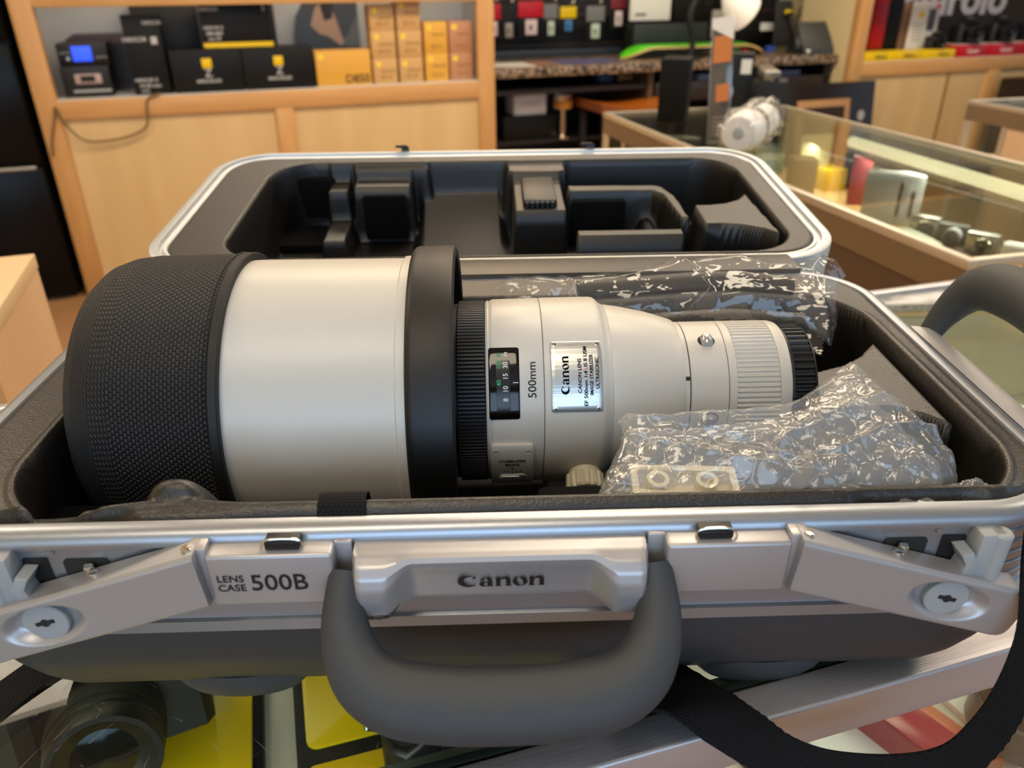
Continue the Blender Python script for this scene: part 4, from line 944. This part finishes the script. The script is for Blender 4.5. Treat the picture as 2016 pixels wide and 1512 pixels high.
b = B(); b.box(-.15, .15, -.0958, -.0948, .004, .024); b.out('stripe', m_yel, t, 0); lines(t, -.0955, (('NIKKOR', .022, -.11, .160), ('NIKKOR Z', .018, -.10, .085), ('180-600', .022, -.10, .062), ('mm VR', .018, -.10, .040), ('S', .03, .125, .160)))
wbox('camera_box', 'big black box at the back behind the tall lens box', 'box', .42, .70, .28, .46, .8745, 1.253, mk('deep_black', '#0a0a0b', .5))
wbox('camera_box', 'black box at the back with its top out of sight', 'box', .73, 1.05, .30, .46, .8745, 1.30, mk('deep_black', '#0a0a0b', .5))
t = thing('photo_poster', 'round blue grey poster of a hand holding a camera at the back of the shelf', 'poster', WALL @ T(1.31, .43, .8745)); B().prism([(-.16, .02), (.16, .02), (.16, .37), (-.10, .37), (-.15, .29), (-.165, .2)], 0, .006, 'y').out('print', mk('slate_print', '#3c4450', .5), t, 0)
b = B(); b.prism([(-.08, .25), (-.05, .33), (-.01, .36), (.03, .33), (.05, .27), (.07, .20), (.09, .16), (.06, .155), (.0, .20), (-.04, .21)], -.002, 0, 'y'); b.out('printed_hand', mk('skin_print', '#a58a78', .6), t, 0)
b = B(); b.prism([(-.03, .37), (.045, .37), (.03, .28), (-.01, .27)], -.003, -.002, 'y'); b.out('printed_camera', mk('slate_dark', '#24242c', .5), t, 0); b = B(); b.prism([(.07, .16), (.16, .30), (.16, .15), (.09, .15)], -.003, -.002, 'y'); b.out('printed_sleeve', mk('sleeve', '#59616a', .6), t, 0)
def gold(name, label, x0, x1, z0, z1, mat, q=None, y0=.05, big=False, group='small gold boxes'):
    t = wbox(name, label, 'box', x0, x1, y0, y0 + .13, z0, z1, mat, group=group); w, h = x1 - x0, z1 - z0
    b = B(); b.prism(ell(-w / 2 + .026, h - .026, .013, .013, 0, 345, 16), -.0654, -.0662, 'y'); b.out('badge', mk('gold_badge', '#f2d23c', .4), t, 0)
    b = B()
    if big: ptext(b, 'D850', .052, .062, .028, -.0655, .001)
    else:
        ptext(b, 'NIKKOR', .018, .012, h - .058, -.0655); b2_ = B(); ptext(b2_, q, .022, 0, .030, -.0655); b2_.out('lettering', mk('brown_ink', '#8a6a34', .5), t, 0)
    b.out('lettering', m_ink if big else mk('brown_ink', '#8a6a34', .5), t, 0)
    return t
gold('camera_box', 'long gold camera box with big black model lettering', 1.192, 1.45, .8745, 1.030, m_gold, big=True, group=None)
rows = (('lowest', .8745, .9885), ('middle', .9887, 1.1085), ('topmost', 1.1087, 1.222))
for ci, (x, mt, nm, n) in enumerate(((1.462, m_tan, 'tan gold', 3), (1.590, m_tan, 'tan gold', 3), (1.720, m_gold, 'bright gold', 2), (1.845, m_cop, 'copper', 2))):
    for k in range(n):
        h0, h1 = rows[k][1], rows[k][2] + (.02 if (ci == 1 and k == 2) else 0)
        if ci >= 2: h0, h1 = (.8745 + .129 * k, 1.003 + .129 * k + (.012 if k else 0))
        gold('lens_box', ('lowest', 'middle' if n == 3 else 'upper', 'topmost')[k] + ' ' + nm + ' lens box in the ' + ('first', 'second', 'third', 'last')[ci] + ' stack from the long gold box', x, x + .115, h0, h1 - .0002, mt, ('35/1.8', '50/1.4', '85/1.8')[k])
cb = spline([(.02, -.02, .83), (-.01, -.015, .74), (.0, -.012, .70)], 5); b = B()
b.tube(spline([(.50, -.01, .885), (.44, -.012, .86), (.42, -.012, .76), (.36, -.012, .72), (.25, -.012, .70), (.15, -.012, .71), (.09, -.012, .79), (.075, -.014, .85), (.06, -.014, .80), (.03, -.014, .72), (.015, -.014, .65)], 6), .0048, 8)
tag(b.out('power_cord', mk('dark_cord', '#7a6038', .6), None, 60, M=WALL), 'dark cord drooping over the rail of the oak cabinet', 'cord')
# ------------------------------------------------------------------ niche with the granite desk
m_gran = mk('granite', '#2e2823', .25, 0, 'speckle', 90, col2='#a38c74'); m_dkw = mk('dark_wood', '#1d1715', .5); m_pb = mk('pegboard_black', '#15161a', .6)
dk = thing('granite_desk', 'long dark desk with a speckled granite top in the niche', 'desk', WALL)
B().box(2.066, 4.255, .10, .80, .865, .915, .008).out('granite_top', m_gran, dk, 40)
B().box(2.07, 3.0, .16, .72, .775, .80).out('keyboard_shelf', m_dkw, dk, 0); B().box(3.02, 3.05, .16, .78, 0, .865).out('upright', mk('brown_side', '#57452f', .5), dk, 0)
B().box(3.06, 4.25, .14, .78, .70, .80, .004).out('drawer', mk('dark_drawer', '#2a2120', .4), dk); B().box(3.06, 4.25, .74, .78, 0, .70).out('modesty_panel', m_dkw, dk, 0); B().box(2.07, 3.02, .76, .78, 0, .865).out('back_board', m_dkw, dk, 0)
B().box(4.2, 4.25, .14, .78, 0, .865).out('upright', m_dkw, dk, 0); B().box(2.07, 3.02, .25, .76, .50, .52).out('lower_shelf', m_dkw, dk, 0); B().box(2.07, 3.02, .25, .76, .22, .24).out('lower_shelf', m_dkw, dk, 0)
pb = thing('pegboard', 'black slatted display board above the granite desk', 'display board', WALL); B().box(2.07, 4.30, .80, .84, .915, 2.0).out('board', m_pb, pb, 0)
for z_ in (.965, 1.13, 1.30): B().box(2.07, 4.30, .792, .80, z_, z_ + .012).out('slat', mk('slat_brown', '#4c3a2c', .5), pb, 0)
wbox('flat_parcel', 'long blue grey flat parcel lying at the back of the desk', 'parcel', 2.12, 3.1, .66, .78, .9155, .955, mk('navy_card', '#232c38', .5))
def hang(label, x, zt, w, h, top, body, acc, tip=True):
    t = thing('memory_card_pack', label, 'card pack', WALL @ T(x, .66, zt), 'hanging memory card packs')
    B().box(-w / 2, w / 2, -.004, .004, -h, 0, .003).out('card', body, t, 40)
    if top is not None: B().box(-w / 2 - .001, w / 2 + .001, -.006, -.004, -h * .42, -.002, .001).out('header', top, t)
    B().box(-w * .22, w * .26, -.010, -.004, -h * .88, -h * .48, .003).out('blister', acc, t, 40); B().box(-w * .06, w * .04, -.0112, -.0098, -h * .76, -h * .62).out('chip', m_dark, t, 0)
    b = B(); b.tube([(0, .13, .012), (0, -.06, .012), (0, -.07, .020)], .0035, 8); b.out('hook', m_chrome, t); B().sphere((0, -.072, .022), .011, u=10, v=8).out('hook_tip', m_chrome, t)
m_pw = mk('pinkwhite', '#d8c4c6', .4); m_gr = mk('greenwhite', '#b9c9ba', .4); m_blue = mk('blue_print', '#3a76a8', .5); m_gc = mk('greyclear', '#9a948e', .4)
hang('red and black card pack half hidden by the oak post', 2.275, 1.205, .085, .19, m_red, m_blk, m_pw)
hang('plain black card pack with grey chip, second from the oak post', 2.365, 1.195, .09, .19, None, m_blk, m_gc)
hang('wide red topped card pack, third from the oak post', 2.50, 1.215, .15, .20, m_red, m_blk, m_pw)
hang('black pack with pale green chip right of the wide red one', 2.625, 1.20, .085, .19, mk('grey_header', '#75777a', .5), m_blk, m_gr)
hang('yellow and blue topped card pack', 2.735, 1.185, .10, .15, m_yel, m_blk, m_blue)
hang('black pack with a clear grey chip right of the yellow one', 2.91, 1.185, .115, .20, mk('grey_header', '#75777a', .5), m_blk, m_gr)
hang('black pack with white chip left of the white envelope', 3.06, 1.25, .10, .20, mk('maroon', '#7a2030', .5), m_blk, m_pw)
t = wbox('white_envelope', 'large white padded pack hanging above the green skateboard deck', 'pack', 3.10, 3.37, .58, .60, 1.10, 1.29, m_w, .006); b = B(); b.box(-.10, -.03, -.0106, -.0100, .028, .040); b.out('barcode', m_ink, t, 0)
wbox('black_pack', 'black pack right of the white envelope', 'pack', 3.40, 3.62, .60, .63, 1.10, 1.30, m_blk)
wbox('black_box', 'dark green black box standing behind the skateboard deck', 'box', 3.10, 3.60, .52, .64, .9155, 1.085, mk('greenblack', '#1c2622', .5))
t = wbox('black_pack', 'black pack with a small white label near the phone', 'pack', 3.86, 4.18, .62, .66, .97, 1.09, m_blk); b = B(); b.box(.03, .13, -.0212, -.0202, .055, .10); b.out('white_label', m_w, t, 0)
wbox('clear_pack', 'grey clear pack hanging behind the lamp shade', 'pack', 3.68, 3.78, .60, .62, 1.0, 1.15, m_gc)
wbox('black_pack', 'black pack at the top above the labelled pack', 'pack', 3.70, 4.0, .60, .63, 1.16, 1.30, m_blk)
t = thing('clip_display', 'tangle of black cables with a yellow tag left of the phone', 'cables', WALL @ T(4.17, .55, .9155))
b = B()
for k in range(6): b.tube(spline([(-.05 + .02 * k, .03, .28), (-.06 + .025 * k, .0, .15), (-.07 + .022 * k, -.02, .02)], 5), .012, 8)
b.out('cable', m_black, t); B().box(-.02, .03, -.03, -.02, .19, .23, .004).out('yellow_tag', m_yel, t)
# skateboard deck
sk = thing('skateboard_deck', 'bright green skateboard deck lying nose down on the granite desk', 'skateboard deck', WALL @ T(3.40, .345, .916) @ RZ(-2))
def deck(off):
    def f(u, v):
        x = -.46 + .92 * u; k = max(0, abs(x) - .30) / .16; w = .10 * math.sqrt(max(0.0, 1 - max(0, (abs(x) - .33) / .13) ** 2)) if abs(x) > .33 else .10
        return (x, (v - .5) * 2 * w, .058 - .056 * k ** 1.5 - .006 * (2 * v - 1) ** 2 + off)
    return f
B().sheet(deck(.012), 60, 12).out('top_graphic', mk('lime_green', '#5ce80c', .3), sk, 0).data.shade_smooth()
top = deck(.0118); bot = deck(0); ed = [(i / 60, 0) for i in range(61)] + [(1 - i / 60, 1) for i in range(61)]
B().loft([[top(u, v) for u, v in ed], [bot(u, v) for u, v in ed]]).out('ply_edge', mk('maple_ply', '#d9b878', .5), sk, 40); B().sheet(deck(0), 60, 12).out('underside', mk('yellow_ply', '#b98f1e', .5), sk, 0)
# desk lamp
lp_ = thing('desk_lamp', 'black gooseneck lamp with a white glowing cone shade on the desk', 'desk lamp', WALL @ T(3.28, .175, .9152))
B().lathe([(0, .07), (.012, .068), (.016, .03), (.02, .0001)], 32, axis='z').out('base', m_black, lp_, 35)
b = B(); b.tube(spline([(0, 0, .01), (.01, 0, .1), (-.02, 0, .2), (0, 0, .29), (.06, -.01, .34), (.15, -.03, .33)], 8), .017, 12); b.out('gooseneck', m_black, lp_)
sm = emit('lamp_shade_white', '#f4efe2', .35)
B().lathe([(0, .012), (.01, .028), (.05, .055), (.12, .085), (.135, .086), (.12, .080), (.04, .045), (.02, .0001)], 36, T(.17, -.03, .325) @ RY(125) @ Matrix.Scale(1.25, 4), axis='z').out('shade', sm, lp_, 40)
# phone
ph = thing('desk_phone', 'black office telephone with handset at the right end of the granite desk', 'telephone', WALL @ T(4.13, .27, .9155) @ RZ(-8))
B().prism([(-.10, 0), (.10, 0), (.10, .11), (.02, .17), (-.10, .02)], 0, .2, 'x', M=RZ(0) @ T(-.06, 0, 0)).out('body', mk('phone_grey', '#34383a', .45), ph)
pm = T(.07, -.04, .075) @ RX(52); b = B()
for i in range(4):
    for j in range(3): b.box(-.04 + .028 * j, -.022 + .028 * j, -.055 + .024 * i, -.039 + .024 * i, .003, .007, .001, M=pm)
b.out('keypad', mk('key_grey', '#5a5f60', .5), ph); B().box(-.035, .035, .055, .10, .004, .008, M=T(.07, -.03, .082) @ RX(52)).out('display', m_greyp, ph)
b = B(); b.tube(spline([(-.10, -.10, .03), (-.105, -.085, .075), (-.105, -.02, .13), (-.10, .04, .20), (-.10, .06, .19)], 6), [.028] * 4 + [.022] * 17 + [.028] * 4, 14); b.out('handset', m_black, ph, 60)
B().sphere((-.035, -.11, .015), .012, u=10, v=8).out('jack', m_w, ph)
for k, (x0, x1, mt, lab) in enumerate(((2.10, 2.36, m_w, 'white leaflet'), (2.35, 2.62, mk('brown_print', '#94705e', .5), 'brown printed leaflet'), (2.50, 2.86, mk('violet_print', '#59598a', .5), 'violet printed leaflet'))):
    wbox('brochure', lab + ' lying on the granite desk near the oak post', 'leaflet', x0, x1, .16, .42, .9153 + .001 * k, .9160 + .001 * k, mt, 0, rz=-6 + 5 * k)
for x, c, q in ((3.82, '#c83a3a', 'red'), (3.74, '#4fc24a', 'green'), (4.0, '#3a5ec8', 'blue')): wbox('small_box', 'tiny ' + q + ' box on the desk behind the deck end', 'box', x, x + .05, .44, .48, .9155, .945, mk('tiny_' + q, c, .5))
# under the desk
t = wbox('cardboard_box', 'white cardboard box on the dark shelf under the desk', 'box', 2.27, 2.46, .30, .46, .65, .765, m_w); b = B(); ptext(b, 'CANON', .03, 0, .06, -.0805); b.out('lettering', m_greyp, t, 0)
wbox('black_case', 'black case under the white cardboard box', 'box', 2.20, 2.52, .28, .50, .5205, .6495, m_blk)
t = thing('chrome_bin', 'chrome and clear tube stand beside the stool', 'tube stand', WALL @ T(2.545, .26, .5205)); B().lathe([(0, .045), (.01, .05), (.02, .018), (.15, .018), (.16, .05), (.23, .052)], 24, axis='z').out('tube', m_chrome, t, 40); B().lathe([(.165, .0535), (.205, .054)], 24, axis='z').out('amber_band', mk('amber', '#a4691e', .4), t); b = B(); b.tube([(-.05, 0, .235), (.0, 0, .258), (.09, -.01, .255), (.10, -.01, .245)], .011, 10); b.out('arm', m_chrome, t)
st = thing('stool', 'stool with an orange brown curved wooden seat under the desk', 'stool', WALL @ T(2.86, .12, 0))
def seat(u, v): x, y = -.24 + .48 * u, -.20 + .36 * v; return (x, y, .70 + .035 * (2 * u - 1) ** 2)
tp = B(); tp.sheet(seat, 16, 8); tp.out('seat_top', mk('orange_wood', '#b0601e', .3), st, 0)
ed = [(i / 16, 0) for i in range(17)] + [(1, j / 8) for j in range(9)] + [(1 - i / 16, 1) for i in range(17)] + [(0, 1 - j / 8) for j in range(9)]
B().loft([[seat(u, v) for u, v in ed], [(lambda p: (p[0], p[1], p[2] - .045))(seat(u, v)) for u, v in ed]], cap1=True).out('seat_edge', mk('brown_wood', '#7a4426', .35), st, 30)
for x in (-.2, .2):
    for y in (-.17, .12): B().box(x - .018, x + .018, y - .018, y + .018, 0, .672, .002).out('leg', m_dkw, st)
for x, c, q in ((2.80, '#4d5f80', 'slate blue'), (2.93, '#b08a4a', 'tan')): wbox('small_carton', q + ' carton on the dark shelf above the stool seat', 'box', x, x + .09, .35, .42, .8005, .85, mk('carton_' + q.replace(' ', '_'), c, .5))
for k, (x, w) in enumerate(((3.15, .35), (3.55, .3))): wbox('binder', ('left', 'right')[k] + ' blue grey binder in the slot under the granite', 'binder', x + .2, x + .2 + w, .17, .5, .802, .83, mk('bluegrey_b', '#5a6a88', .5))
# leaning picture frame
pf = thing('picture_frame', 'black picture frame with a tan mat leaning below the desk end', 'picture frame', WALL @ T(4.08, -.20, 0) @ RX(-8))
B().box(-.33, .31, 0, .03, .02, .79, .004).out('frame', mk('espresso', '#1b1210', .3), pf); B().box(-.24, .13, -.006, 0, .08, .70, .002).out('mat_border', mk('tan_mat', '#a87f54', .5), pf); B().box(-.20, .09, -.009, -.006, .10, .66).out('print', mk('sepia_dark', '#2e1e16', .4), pf, 0)
b = B(); b.prism(ell(.22, .60, .025, .03, 0, 300, 14), -.002, 0, 'y'); ptext(b, 'FRAME', .04, .22, .50, -.001); b.out('lettering', m_greyp, pf, 0)
# ------------------------------------------------------------------ right oak cabinet
c2_ = cabinet('oak_cabinet', 'honey oak wall cabinet with cameras on yellow and red risers, right', 4.262, 6.6, (4.262, 6.515), mside=m_cwall)
B().box(5.36, 5.46, -.004, .04, .05, .795, .004).out('mid_post', m_oakv, c2_)
for a in ((4.348, 5.035), (5.055, 5.36), (5.461, 6.515)): B().box(*a, .012, .024, .08, .795).out('door_panel', m_panel, c2_, 0)
B().box(5.035, 5.055, .006, .02, .08, .795).out('door_edge', mk('door_edge', '#9a7a4c', .5), c2_, 0); B().box(4.34, 6.52, .005, .04, 0, .08).out('plinth', m_oak, c2_, 0)
for k, (x0, x1) in enumerate(((4.40, 4.48), (4.495, 4.60))): wbox('red_box', ('left', 'right')[k] + ' of two tall red boxes by the oak post', 'box', x0, x1, .14, .26, .93, 1.26, mk('deep_red', '#a8060f', .4))
wbox('black_box', 'tall black box right of the two red boxes', 'box', 4.615, 4.73, .16, .30, .8745, 1.28, m_blk); wbox('plinth_block', 'dark block under the two tall red boxes', 'block', 4.38, 4.61, .13, .30, .8746, .9295, m_blk)
wbox('brown_box', 'brown box between the black box and the white one', 'box', 4.75, 4.86, .18, .30, .8745, 1.18, mk('brown_card', '#8a6650', .5))
t = wbox('phone_box', 'white box with a dark device printed on it and orange corner', 'box', 4.80, 5.02, .155, .17, .8745, 1.185, m_w, .006); b = B(); b.box(.02, .075, -.0088, -.0076, .15, .27, .004); b.out('printed_device', mk('device_grey', '#4c5358', .4), t); b = B(); b.box(.07, .10, -.0088, -.0076, .27, .30); b.out('orange_corner', m_or, t, 0); b = B(); b.box(-.06, -.01, -.0088, -.0076, .225, .255); b.out('yellow_mark', m_yel, t, 0)
b = B()
for k in range(6): b.box(-.085, -.005, -.0084, -.0076, .09 + .018 * k, .096 + .018 * k)
b.out('print_lines', m_greyp, t, 0)
for k, (x0, x1) in enumerate(((4.36, 4.53), (4.53, 4.79), (4.79, 5.06))):
    t = wbox('yellow_riser', ('first', 'second', 'third')[k] + ' yellow riser from the oak post on the shelf', 'display riser', x0, x1 - .004, .008, .125, .8745, .925, m_yel, .004); b = B(); ptext(b, 'Nikon', .034, .04, .024, -.0590, .0006); b.out('lettering', m_ink, t, 0)
for k, (x0, x1) in enumerate(((5.07, 5.325), (5.33, 5.61), (5.615, 5.9))):
    t = wbox('red_riser', ('first', 'second', 'third')[k] + ' red riser with white top right of the yellow ones', 'display riser', x0, x1 - .003, .008, .165, .8745, .945, m_red, .003); b = B(); b.box(-.125, .125, -.074, .074, .0702, .0725); b.out('white_top', m_w, t, 0); b = B(); ptext(b, 'Canon', .036, .0, .034, -.0790, .0008); b.out('lettering', m_w, t, 0)
make_camera('small_camera', 'small black camera with a silver lens on the third yellow riser', WALL @ T(4.955, .075, .926) @ RZ(-14), .95, .03, .05, detail=False, cat='camera')
for k, x in enumerate((5.20, 5.47, 5.76)):
    make_camera('slr_camera', 'black camera on the ' + ('first', 'second', 'third')[k] + ' red riser', WALL @ T(x, .085, .948) @ RZ(-10), 1.45, .034, .05, detail=False, cat='camera', lens=True)
t = thing('lettered_sign', 'dark sign with big pale letters at the back of the right shelf', 'sign', WALL @ T(5.4, .44, 1.13)); B().box(-.75, .75, 0, .02, -.2, .3).out('board', mk('sign_dark', '#241f1e', .5), t, 0); b = B(); ptext(b, 'Panrolo', .27, .0, .055, -.001, .010, sx=1.12); b.out('letters', mk('pale_letters', '#c4c4d0', .5), t, 0)
t = thing('dark_chest', 'dark brown chest with a lighter drawer front at the right edge', 'chest', WALL @ T(5.55, -.22, 0)); B().box(-.2, .5, -.1, .12, 0, .76, .02).out('body', mk('espresso', '#1b1210', .3), t); B().box(-.12, .5, -.108, -.1, .60, .68, .004).out('drawer_front', mk('chest_brown', '#3a261a', .4), t); B().box(-.14, .44, -.108, -.1, .42, .55, .004).out('drawer_front', mk('espresso2', '#241813', .4), t)
b = B(); b.tube(spline([(4.62, .845, 1.4), (4.60, .845, 1.25), (4.54, .84, 1.15), (4.48, .84, 1.05)], 6), .008, 8)
tag(b.out('wall_cable', mk('beige_cable', '#a8905e', .6), None, 60, M=WALL @ T(-.02, 0, 0)), 'thin beige cable hanging on the cream wall by the phone', 'cable')
# ================================================================== CLEAR PLASTIC IN THE CASE
def vnoise(x, y, seed):
    r = np.random.default_rng(seed).random((64, 64)); xi, yi = np.floor(x).astype(int), np.floor(y).astype(int); fx, fy = x - xi, y - yi
    fx, fy = fx * fx * (3 - 2 * fx), fy * fy * (3 - 2 * fy); g = lambda a, c: r[a % 64, c % 64]
    return (g(xi, yi) * (1 - fx) + g(xi + 1, yi) * fx) * (1 - fy) + (g(xi, yi + 1) * (1 - fx) + g(xi + 1, yi + 1) * fx) * fy
def crumple(x, y, sc, seed):
    """faceted creases: folded ridges at several sizes"""
    z = np.zeros(x.shape)
    for k in range(3):
        f = sc * 2 ** k; a = seed + k * 1.3; xr, yr = x * math.cos(a) - y * math.sin(a), x * math.sin(a) + y * math.cos(a)
        z += np.abs(vnoise(xr * f + 17 * k, yr * f * .8 + 31, seed + k) - .5) * 2 / 2 ** (k * 1.1)
    return z
def seg_d(x, y, P):
    d = np.full(x.shape, 1e9)
    for (ax, ay), (bx, by) in zip(P[:-1], P[1:]):
        ex, ey = bx - ax, by - ay; t = np.clip(((x - ax) * ex + (y - ay) * ey) / (ex * ex + ey * ey), 0, 1); d = np.minimum(d, np.hypot(x - ax - t * ex, y - ay - t * ey))
    return d
def film_sheet(outline, step, zf, edge=.0008, wob=.0006, seed=3):
    P = np.array(outline); x0, y0 = P.min(0) - .003; x1, y1 = P.max(0) + .003
    X, Y = np.meshgrid(np.arange(x0, x1, step), np.arange(y0, y1, step)); s = sd_poly(X, Y, outline)
    return heightfield(X, Y, zf(X, Y, s), s < wob * (vnoise(X * 700, Y * 700, seed) - .3))
m_bub = film('bubble_film', .24, .08, (.86, .88, .90), bump=.12, scale=200, rough=.10)
m_bag = film('bag_film_clear', .06, .07, (.9, .9, .9), bump=.2, scale=90, rough=.07)
BWM = CASE @ T(.12, .035, .0) @ RX(20)
BUB = [(-.078, -.016), (-.071, -.001), (-.062, .015), (-.064, .024), (-.059, .030), (-.044, .029), (-.017, .030), (.003, .031), (.024, .035), (.033, .040), (.042, .047), (.052, .056), (.060, .063), (.065, .055), (.071, .043), (.079, .033), (.081, .026), (.086, .013), (.090, .005), (.089, -.004), (.086, -.012), (.067, -.016), (.020, -.017), (-.026, -.017)]
def bubbles(X, Y, rot, sp, r, hgt, seed):
    c, q = math.cos(rot), math.sin(rot); x, y = X * c - Y * q + 1, X * q + Y * c + 1
    row = np.round(y / (sp * .866)); xo = x - (row % 2) * sp / 2; col = np.round(xo / sp)
    dx, dy = xo - col * sp, y - row * sp * .866; d = np.hypot(dx, dy) / r
    amp = .55 + .45 * np.sin(row * 12.9 + col * 78.2 + seed)
    dome = np.clip(1 - d ** 2, 0, 1) ** .5
    dent = np.clip(1 - (d / .6) ** 2, 0, 1) * np.clip(amp * .7 - .40, 0, 1)
    return hgt * (dome * (.75 + .25 * amp) - 1.0 * dent) + .0009 * np.exp(-((d - 1.03) / .13) ** 2)
def zbub(X, Y, s):
    z = .009 * np.clip(-s / .014, 0, 1) ** .6
    z += .0065 * np.exp(-seg_d(X, Y, [(-.062, .021), (-.02, .022), (.02, .028), (.045, .045)]) / .006)
    z += .006 * np.exp(-seg_d(X, Y, [(-.06, .014), (-.03, .003), (.002, -.008), (.018, -.014)]) / .004)
    z += .008 * np.exp(-seg_d(X, Y, [(.014, -.016), (.016, -.008), (.0, -.001), (.012, .010), (.034, .020), (.062, .030)]) / .0045)
    z += .005 * np.exp(-seg_d(X, Y, [(.034, .002), (.055, .012), (.085, .016)]) / .004)
    z -= .004 * np.exp(-seg_d(X, Y, [(-.05, .010), (-.01, .010), (.0, .004)]) / .004)
    return z + bubbles(X, Y, .25, .0130, .0055, .0024, 1) + .0030 * vnoise(X * 45 + 9, Y * 45 + 5, 5)
bw = thing('bubble_wrap', 'crumpled sheet of clear bubble wrap lying at the front right inside the case', 'bubble wrap', BWM)
o = film_sheet(BUB, .0006, zbub).out('outer_layer', m_bub, bw, 0); o.data.shade_smooth()
IN = [(x * .97 + .001, y * .95) for x, y in BUB]
def zin(X, Y, s): return -.006 + .006 * np.clip(-s / .012, 0, 1) + bubbles(X, Y, 1.0, .0128, .0056, .0022, 4) + .003 * vnoise(X * 40 + 3, Y * 40 + 7, 9)
o = film_sheet(IN, .0009, zin, seed=8).out('inner_layer', m_bub, bw, 0, M=BWM @ T(0, .002, -.003)); o.data.shade_smooth()
FL = [(.052, -.022), (.070, -.0165), (.083, -.012), (.096, -.0105), (.0985, -.0130), (.094, -.0165), (.080, -.021), (.064, -.024)]
o = film_sheet(FL, .0006, lambda X, Y, s: .003 + .003 * crumple(X, Y, 110, 12)).out('loose_corner', film('bag_film_milky', .35, .12, rough=.12), bw, 0); o.data.shade_smooth()
ft = thing('plastic_fitting', 'small cream plastic fitting showing through the bubble wrap', 'fitting', BWM @ T(-.036, -.006, -.004) @ RZ(-3) @ RX(-8))
m_cf = mk('cream_plastic', '#ded3b4', .4)
b = B(); b.loft([[(x, y, 0) for x, y in rr(-.024, .024, -.009, .009, .002, 4)], [(x, y, .005) for x, y in rr(-.024, .024, -.009, .009, .002, 4)], [(x, y, .005) for x, y in rr(-.021, .021, -.006, .006, .002, 4)], [(x, y, .001) for x, y in rr(-.021, .021, -.006, .006, .002, 4)]], cap1=True); b.out('base_frame', m_cf, ft, 30)
for x in (-.012, .010): B().lathe([(.001, .0052), (.006, .0050), (.006, .0030), (.002, .0028), (.002, .0001)], 24, T(x, 0, 0), axis='z').out('boss', m_cf, ft, 30)

BGM = CASE @ T(.10, .19, .0) @ RX(25)
BAG = [(-.103, .024), (-.091, .042), (-.078, .0385), (-.071, .040), (-.058, .0355), (-.041, .039), (.011, .048), (.030, .0515), (.054, .0555), (.080, .050), (.100, .048), (.115, .0515), (.128, .049), (.1335, .037), (.123, .027), (.119, .005), (.106, -.024), (.098, -.012), (.085, -.004), (.038, .0), (-.026, .006), (-.075, .012)]
def zbag(X, Y, s):
    z = .010 * np.clip(-s / .012, 0, 1) ** .7 + .0065 * crumple(X, Y, 20, 21) + .0007 * crumple(X, Y, 90, 33)
    z += .005 * np.exp(-seg_d(X, Y, [(.018, .046), (.028, .030), (.034, .012), (.022, .004)]) / .004)
    z += .005 * np.exp(-seg_d(X, Y, [(.118, .05), (.104, .030), (.100, .012), (.112, -.01)]) / .004)
    z += .004 * np.exp(-seg_d(X, Y, [(-.058, .036), (-.05, .02)]) / .003)
    return z
pbg = thing('plastic_bag', 'crinkled clear plastic bag with black straps inside, behind the lens in the case', 'plastic bag', BGM)
o = film_sheet(BAG, .0009, zbag, seed=4).out('film', m_bag, pbg, 0); o.data.shade_smooth()
o = film_sheet([(x * .985, y * .97) for x, y in BAG], .0012, lambda X, Y, s: -.012 - .004 * np.clip(-s / .012, 0, 1) + .005 * crumple(X, Y, 40, 44), seed=5).out('back_film', m_bag, pbg, 0); o.data.shade_smooth()
cs = thing('camera_strap', 'folded black strap packed in the clear bag behind the lens', 'strap', BGM @ T(0, 0, -.006))
for y0, z0, r_ in ((.036, .002, .0075), (.020, .0, .0080), (.003, .001, .0085)):
    pts = spline([(-.045, y0 - .002, z0), (.0, y0, z0 + .001), (.05, y0 + .003, z0 + .001), (.098, y0 - .001, z0)], 8)
    b = B(); b.tube(pts, r_, 20, flat=.75, up=(0, 0, 1)); b.uv = [(p[1] * 1.0, p[0]) for p in b.v]; b.out('strap_fold', mk('black_strap', '#101012', .42, 0, 'web', .0025, .35, .0005, col2='#1f1f22'), cs, 60)
B().box(.0, .045, -.012, .006, .006, .0075, .0005).out('strap_end', m_webb, cs)
